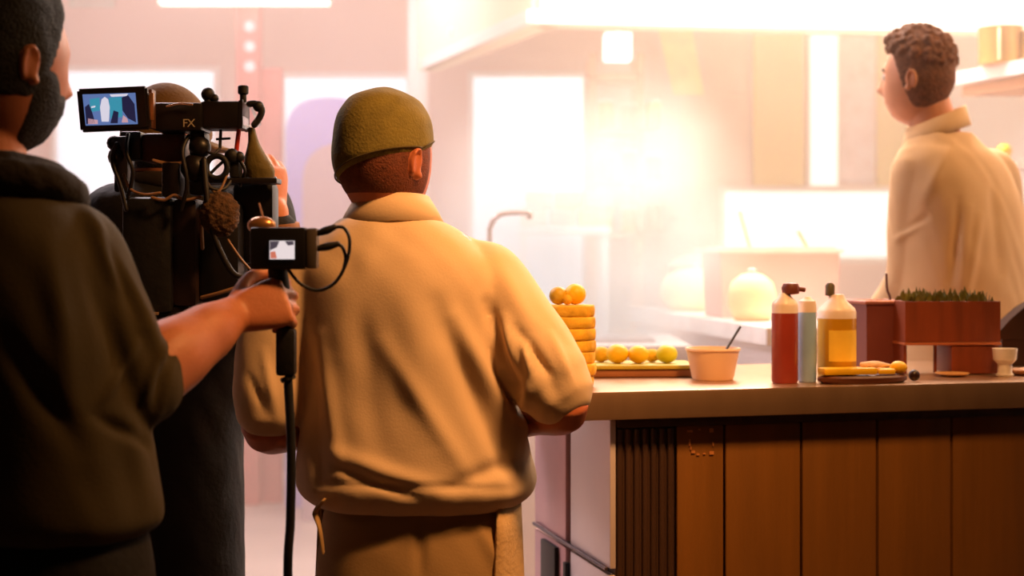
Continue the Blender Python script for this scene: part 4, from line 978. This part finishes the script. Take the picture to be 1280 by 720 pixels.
# small logo letters on the body
fcv = bpy.data.curves.new('fx', 'FONT'); fcv.body = 'FX'; fcv.size = .020; fcv.extrude = .0004; fcv.space_character = .9
fo_ = bpy.data.objects.new('tmpfx', fcv); COL.objects.link(fo_); fo_.matrix_world = Matrix.Translation(P(228, 158.5, D - .0312)) @ Matrix.Rotation(R(90), 4, 'X'); bpy.context.view_layer.update()
me = bpy.data.meshes.new_from_object(fo_.evaluated_get(bpy.context.evaluated_depsgraph_get())); me.transform(fo_.matrix_world); bpy.data.objects.remove(fo_)
link('logo', me, mat('logo_beige', (206, 190, 160), .5), rig, smooth=False)
# middle: leather pad, painted collar highlight, brackets, rods
MB().pbox(176, 166, 232, 203, D + .03, .06, .010).build('shoulder_pad', leather, rig)
M_ = MB(); M_.tube([P(192, 200, D), P(208, 204, D), P(224, 204, D), P(232, 199, D)], [.003, .004, .004, .002], flat=.6, n=10); M_.build('collar_highlight', mat('collar_highlight', (226, 172, 120), .3, .7), rig)  # pale strip modelled in place of a highlight on the collar
M_ = MB(); M_.pbox(202, 203, 224, 246, D - .01, .05, .004); M_.build('post', dark, rig)
def cables(mat_, lst, name='cable'):
    for pts, r in lst:
        m_ = MB(); m_.tube([P(x, y, D + z) for x, y, z in pts], r, n=10); m_.build(name, mat_, rig)
M_ = MB(); M_.pbox(142, 170, 160, 240, D, .05, .005); M_.pbox(150, 164, 176, 200, D + .02, .04, .004); M_.ball(P(143, 179, D + .01), .014, 12); M_.ball(P(147, 196, D + .01), .018, 12); M_.build('left_bracket', dark, rig)
M_ = MB(); M_.pbox(236, 164, 256, 244, D, .05, .006); M_.ball(P(250, 184, D), .020, 14); M_.ball(P(244, 210, D), .026, 14); M_.build('right_bracket', dark, rig)
M_ = MB(); fw = []
for k in range(25):
    a = 2 * math.pi * k / 24; fw.append(P(271 + 13 * math.cos(a), 209 + 14 * math.sin(a), D - .01))
M_.tube(fw, .0055, n=10, sub=2, caps=False); M_.tube([P(262, 218, D - .01), P(271, 209, D - .01), P(281, 200, D - .01)], .003, n=8); M_.build('follow_focus_wheel', blk2, rig)
M_ = MB(); M_.pbox(286, 188, 299, 222, D, .04, .005); M_.ball(P(290, 195, D), .014, 12); M_.ball(P(299, 196, D), .010, 12); M_.cyl(P(270, 174, D), P(288, 173, D), .0022); M_.cyl(P(276, 162, D), P(275, 185, D), .0028); M_.build('lens_motor', blk2, rig)
M_ = MB(); M_.cyl(P(299, 160, D + .01), P(295, 192, D + .01), .0042); M_.build('red_rod', mat('red_rod', (196, 50, 30), .4), rig)
M_ = MB(); M_.pbox(240, 222, 346, 229, D - .0, .06, .003); M_.cyl(P(240, 226, D + .08), P(346, 226, D + .08), .008); M_.build('base_rods', dark, rig)
# big black lower body
M_ = MB(); M_.pbox(151, 246, 214, 392, D, .12, .014); M_.build('battery_case', blk2, rig)
M_ = MB(); M_.pbox(214.5, 248, 246, 384, D + .015, .11, .012); M_.build('side_case', mat('dark_brown_case', (46, 28, 22), .5, var=.2), rig)
M_ = MB(); M_.pbox(246.5, 250, 300, 380, D + .03, .10, .02); M_.pbox(290, 228, 342, 330, D + .07, .07, .012); M_.build('lens_housing', blk, rig)
M_ = MB(); M_.cyl(P(222, 400, D + .06), P(222, 382, D + .06), .04); M_.box(P(235, 396, D + .06), (.15, .09, .02), bevel=.004); M_.build('shoulder_plate', dark, rig)
M_ = MB(); M_.ball(P(275, 268, D - .02), .036, 32, sc=(1, .7, 1.15)); 
def fur(co, no): 
    return .0018 * np.sin(co[:, 0] * 330 + 2 * np.sin(co[:, 2] * 190)) * np.sin(co[:, 2] * 300)
M_.organic('wind_cover', mat('tan_fur', (88, 62, 40), .9, var=.5, scale=90, bump=.6, bscale=150), rig, voxel=.003, smooth=1, disp=fur)
# olive pouch with pointed top
M_ = MB(); M_.loft([(P(325, 228, D + .05), .024, .02, 0), (P(324, 212, D + .05), .028, .024, 0), (P(320, 196, D + .05), .020, .022, 0), (P(317, 178, D + .05), .010, .014, 0), (P(314, 158, D + .05), .006, .008, 0)], n=24)
M_.organic('olive_pouch', mat('olive_pouch', (96, 82, 34), .8, var=.15, bump=.3), rig, voxel=.003, smooth=1)
cables(mat('tan_glint_cable', (150, 112, 80), .5), [([(155, 218, -.01), (163, 236, -.015), (180, 243, -.02), (200, 241, -.02)], .0026), ([(190, 247, -.02), (205, 250, -.02), (218, 244, -.02), (232, 250, -.02), (250, 246, -.02)], .003), ([(252, 262, 0), (252, 290, -.0), (253, 310, .0)], .0035), ([(258, 226, -.01), (268, 240, -.02), (276, 236, -.02), (284, 218, -.01)], .0022), ([(285, 300, .0), (300, 322, -.01), (312, 336, -.01)], .0022), ([(252, 372, .0), (275, 366, -.01), (300, 358, -.01)], .0035)])  # tan colour of these cables stands in for glints on the rig
cables(mat('black_cable', (24, 18, 18), .5), [([(255, 200, -.02), (258, 240, -.03), (266, 290, -.03), (290, 340, -.02), (310, 345, 0)], .0055), ([(146, 180, -.01), (140, 200, -.01), (150, 230, -.01), (158, 262, -.01)], .004), ([(236, 170, -.01), (228, 190, -.03), (234, 230, -.03), (226, 262, -.02)], .004), ([(292, 220, .01), (280, 236, -.01), (262, 234, -.02), (252, 214, -.01)], .0035), ([(275, 185, 0), (268, 192, -.01), (260, 190, -.01), (256, 182, 0)], .0025), ([(160, 168, 0), (158, 190, -.02), (166, 215, -.02), (160, 248, -.01)], .0035), ([(300, 200, .0), (306, 214, .0), (300, 232, .02)], .003)])
gl = mat('small_glint', (230, 190, 150), .2, .8)
M_ = MB(); M_.box(P(193, 392, D - .005), (.016, .004, .006), bevel=.001); M_.build('glint_box', gl, rig)  # tiny bright box put in as a glint on the case

# ================================================================== STEAM AND HAZE
def vol(name, mesh, dens, color, aniso, noise_scale=None, center=None, rad=None, label='', cat=''):
    m = bpy.data.materials.new(name); m.use_nodes = True; nt = m.node_tree; n = nt.nodes; n.remove(n['Principled BSDF'])
    v = n.new('ShaderNodeVolumeScatter'); v.inputs['Color'].default_value = lin([c / 255 for c in color]) + (1,); v.inputs['Anisotropy'].default_value = aniso; v.inputs['Density'].default_value = dens
    nt.links.new(v.outputs[0], n['Material Output'].inputs['Volume'])
    if noise_scale:
        tc = n.new('ShaderNodeTexCoord'); mp = n.new('ShaderNodeMapping'); mp.vector_type = 'TEXTURE'
        mp.inputs['Location'].default_value = center; mp.inputs['Scale'].default_value = rad
        nt.links.new(tc.outputs['Object'], mp.inputs[0])
        ln = n.new('ShaderNodeVectorMath'); ln.operation = 'LENGTH'; nt.links.new(mp.outputs[0], ln.inputs[0])
        mr = n.new('ShaderNodeMapRange'); mr.inputs[1].default_value = 1.0; mr.inputs[2].default_value = .15; mr.inputs[3].default_value = 0; mr.inputs[4].default_value = 1
        mr.interpolation_type = 'SMOOTHSTEP'; nt.links.new(ln.outputs['Value'], mr.inputs[0])
        nz = n.new('ShaderNodeTexNoise'); nz.inputs['Scale'].default_value = noise_scale; nz.inputs['Detail'].default_value = 3; nt.links.new(tc.outputs['Object'], nz.inputs['Vector'])
        m2 = n.new('ShaderNodeMapRange'); m2.inputs[1].default_value = .38; m2.inputs[2].default_value = .7; m2.inputs[3].default_value = .25; m2.inputs[4].default_value = 1.6; nt.links.new(nz.outputs['Fac'], m2.inputs[0])
        mu = n.new('ShaderNodeMath'); mu.operation = 'MULTIPLY'; nt.links.new(mr.outputs[0], mu.inputs[0]); nt.links.new(m2.outputs[0], mu.inputs[1])
        mu2 = n.new('ShaderNodeMath'); mu2.operation = 'MULTIPLY'; nt.links.new(mu.outputs[0], mu2.inputs[0]); mu2.inputs[1].default_value = dens; nt.links.new(mu2.outputs[0], v.inputs['Density'])
    me = mesh.mesh(name); o = bpy.data.objects.new(name, me); COL.objects.link(o); me.materials.append(m)
    tag(o, label, cat, kind='stuff'); return o
vol('haze', MB().box(((-2.6 + XR - .05) / 2, 5.95, 1.4), (XR + 2.55, 4.3, 2.7)), .17, (255, 226, 205), .35, label='warm haze filling the bright kitchen behind the counter', cat='haze')
cen = P(735, 300, 4.9)
vol('steam', MB().ball(cen, 1, 32, sc=(.62, .62, .66)), 4.2, (255, 240, 232), .3, 2.6, tuple(cen), (.62, .62, .66), 'white steam cloud rising above the counter in the middle', 'steam')
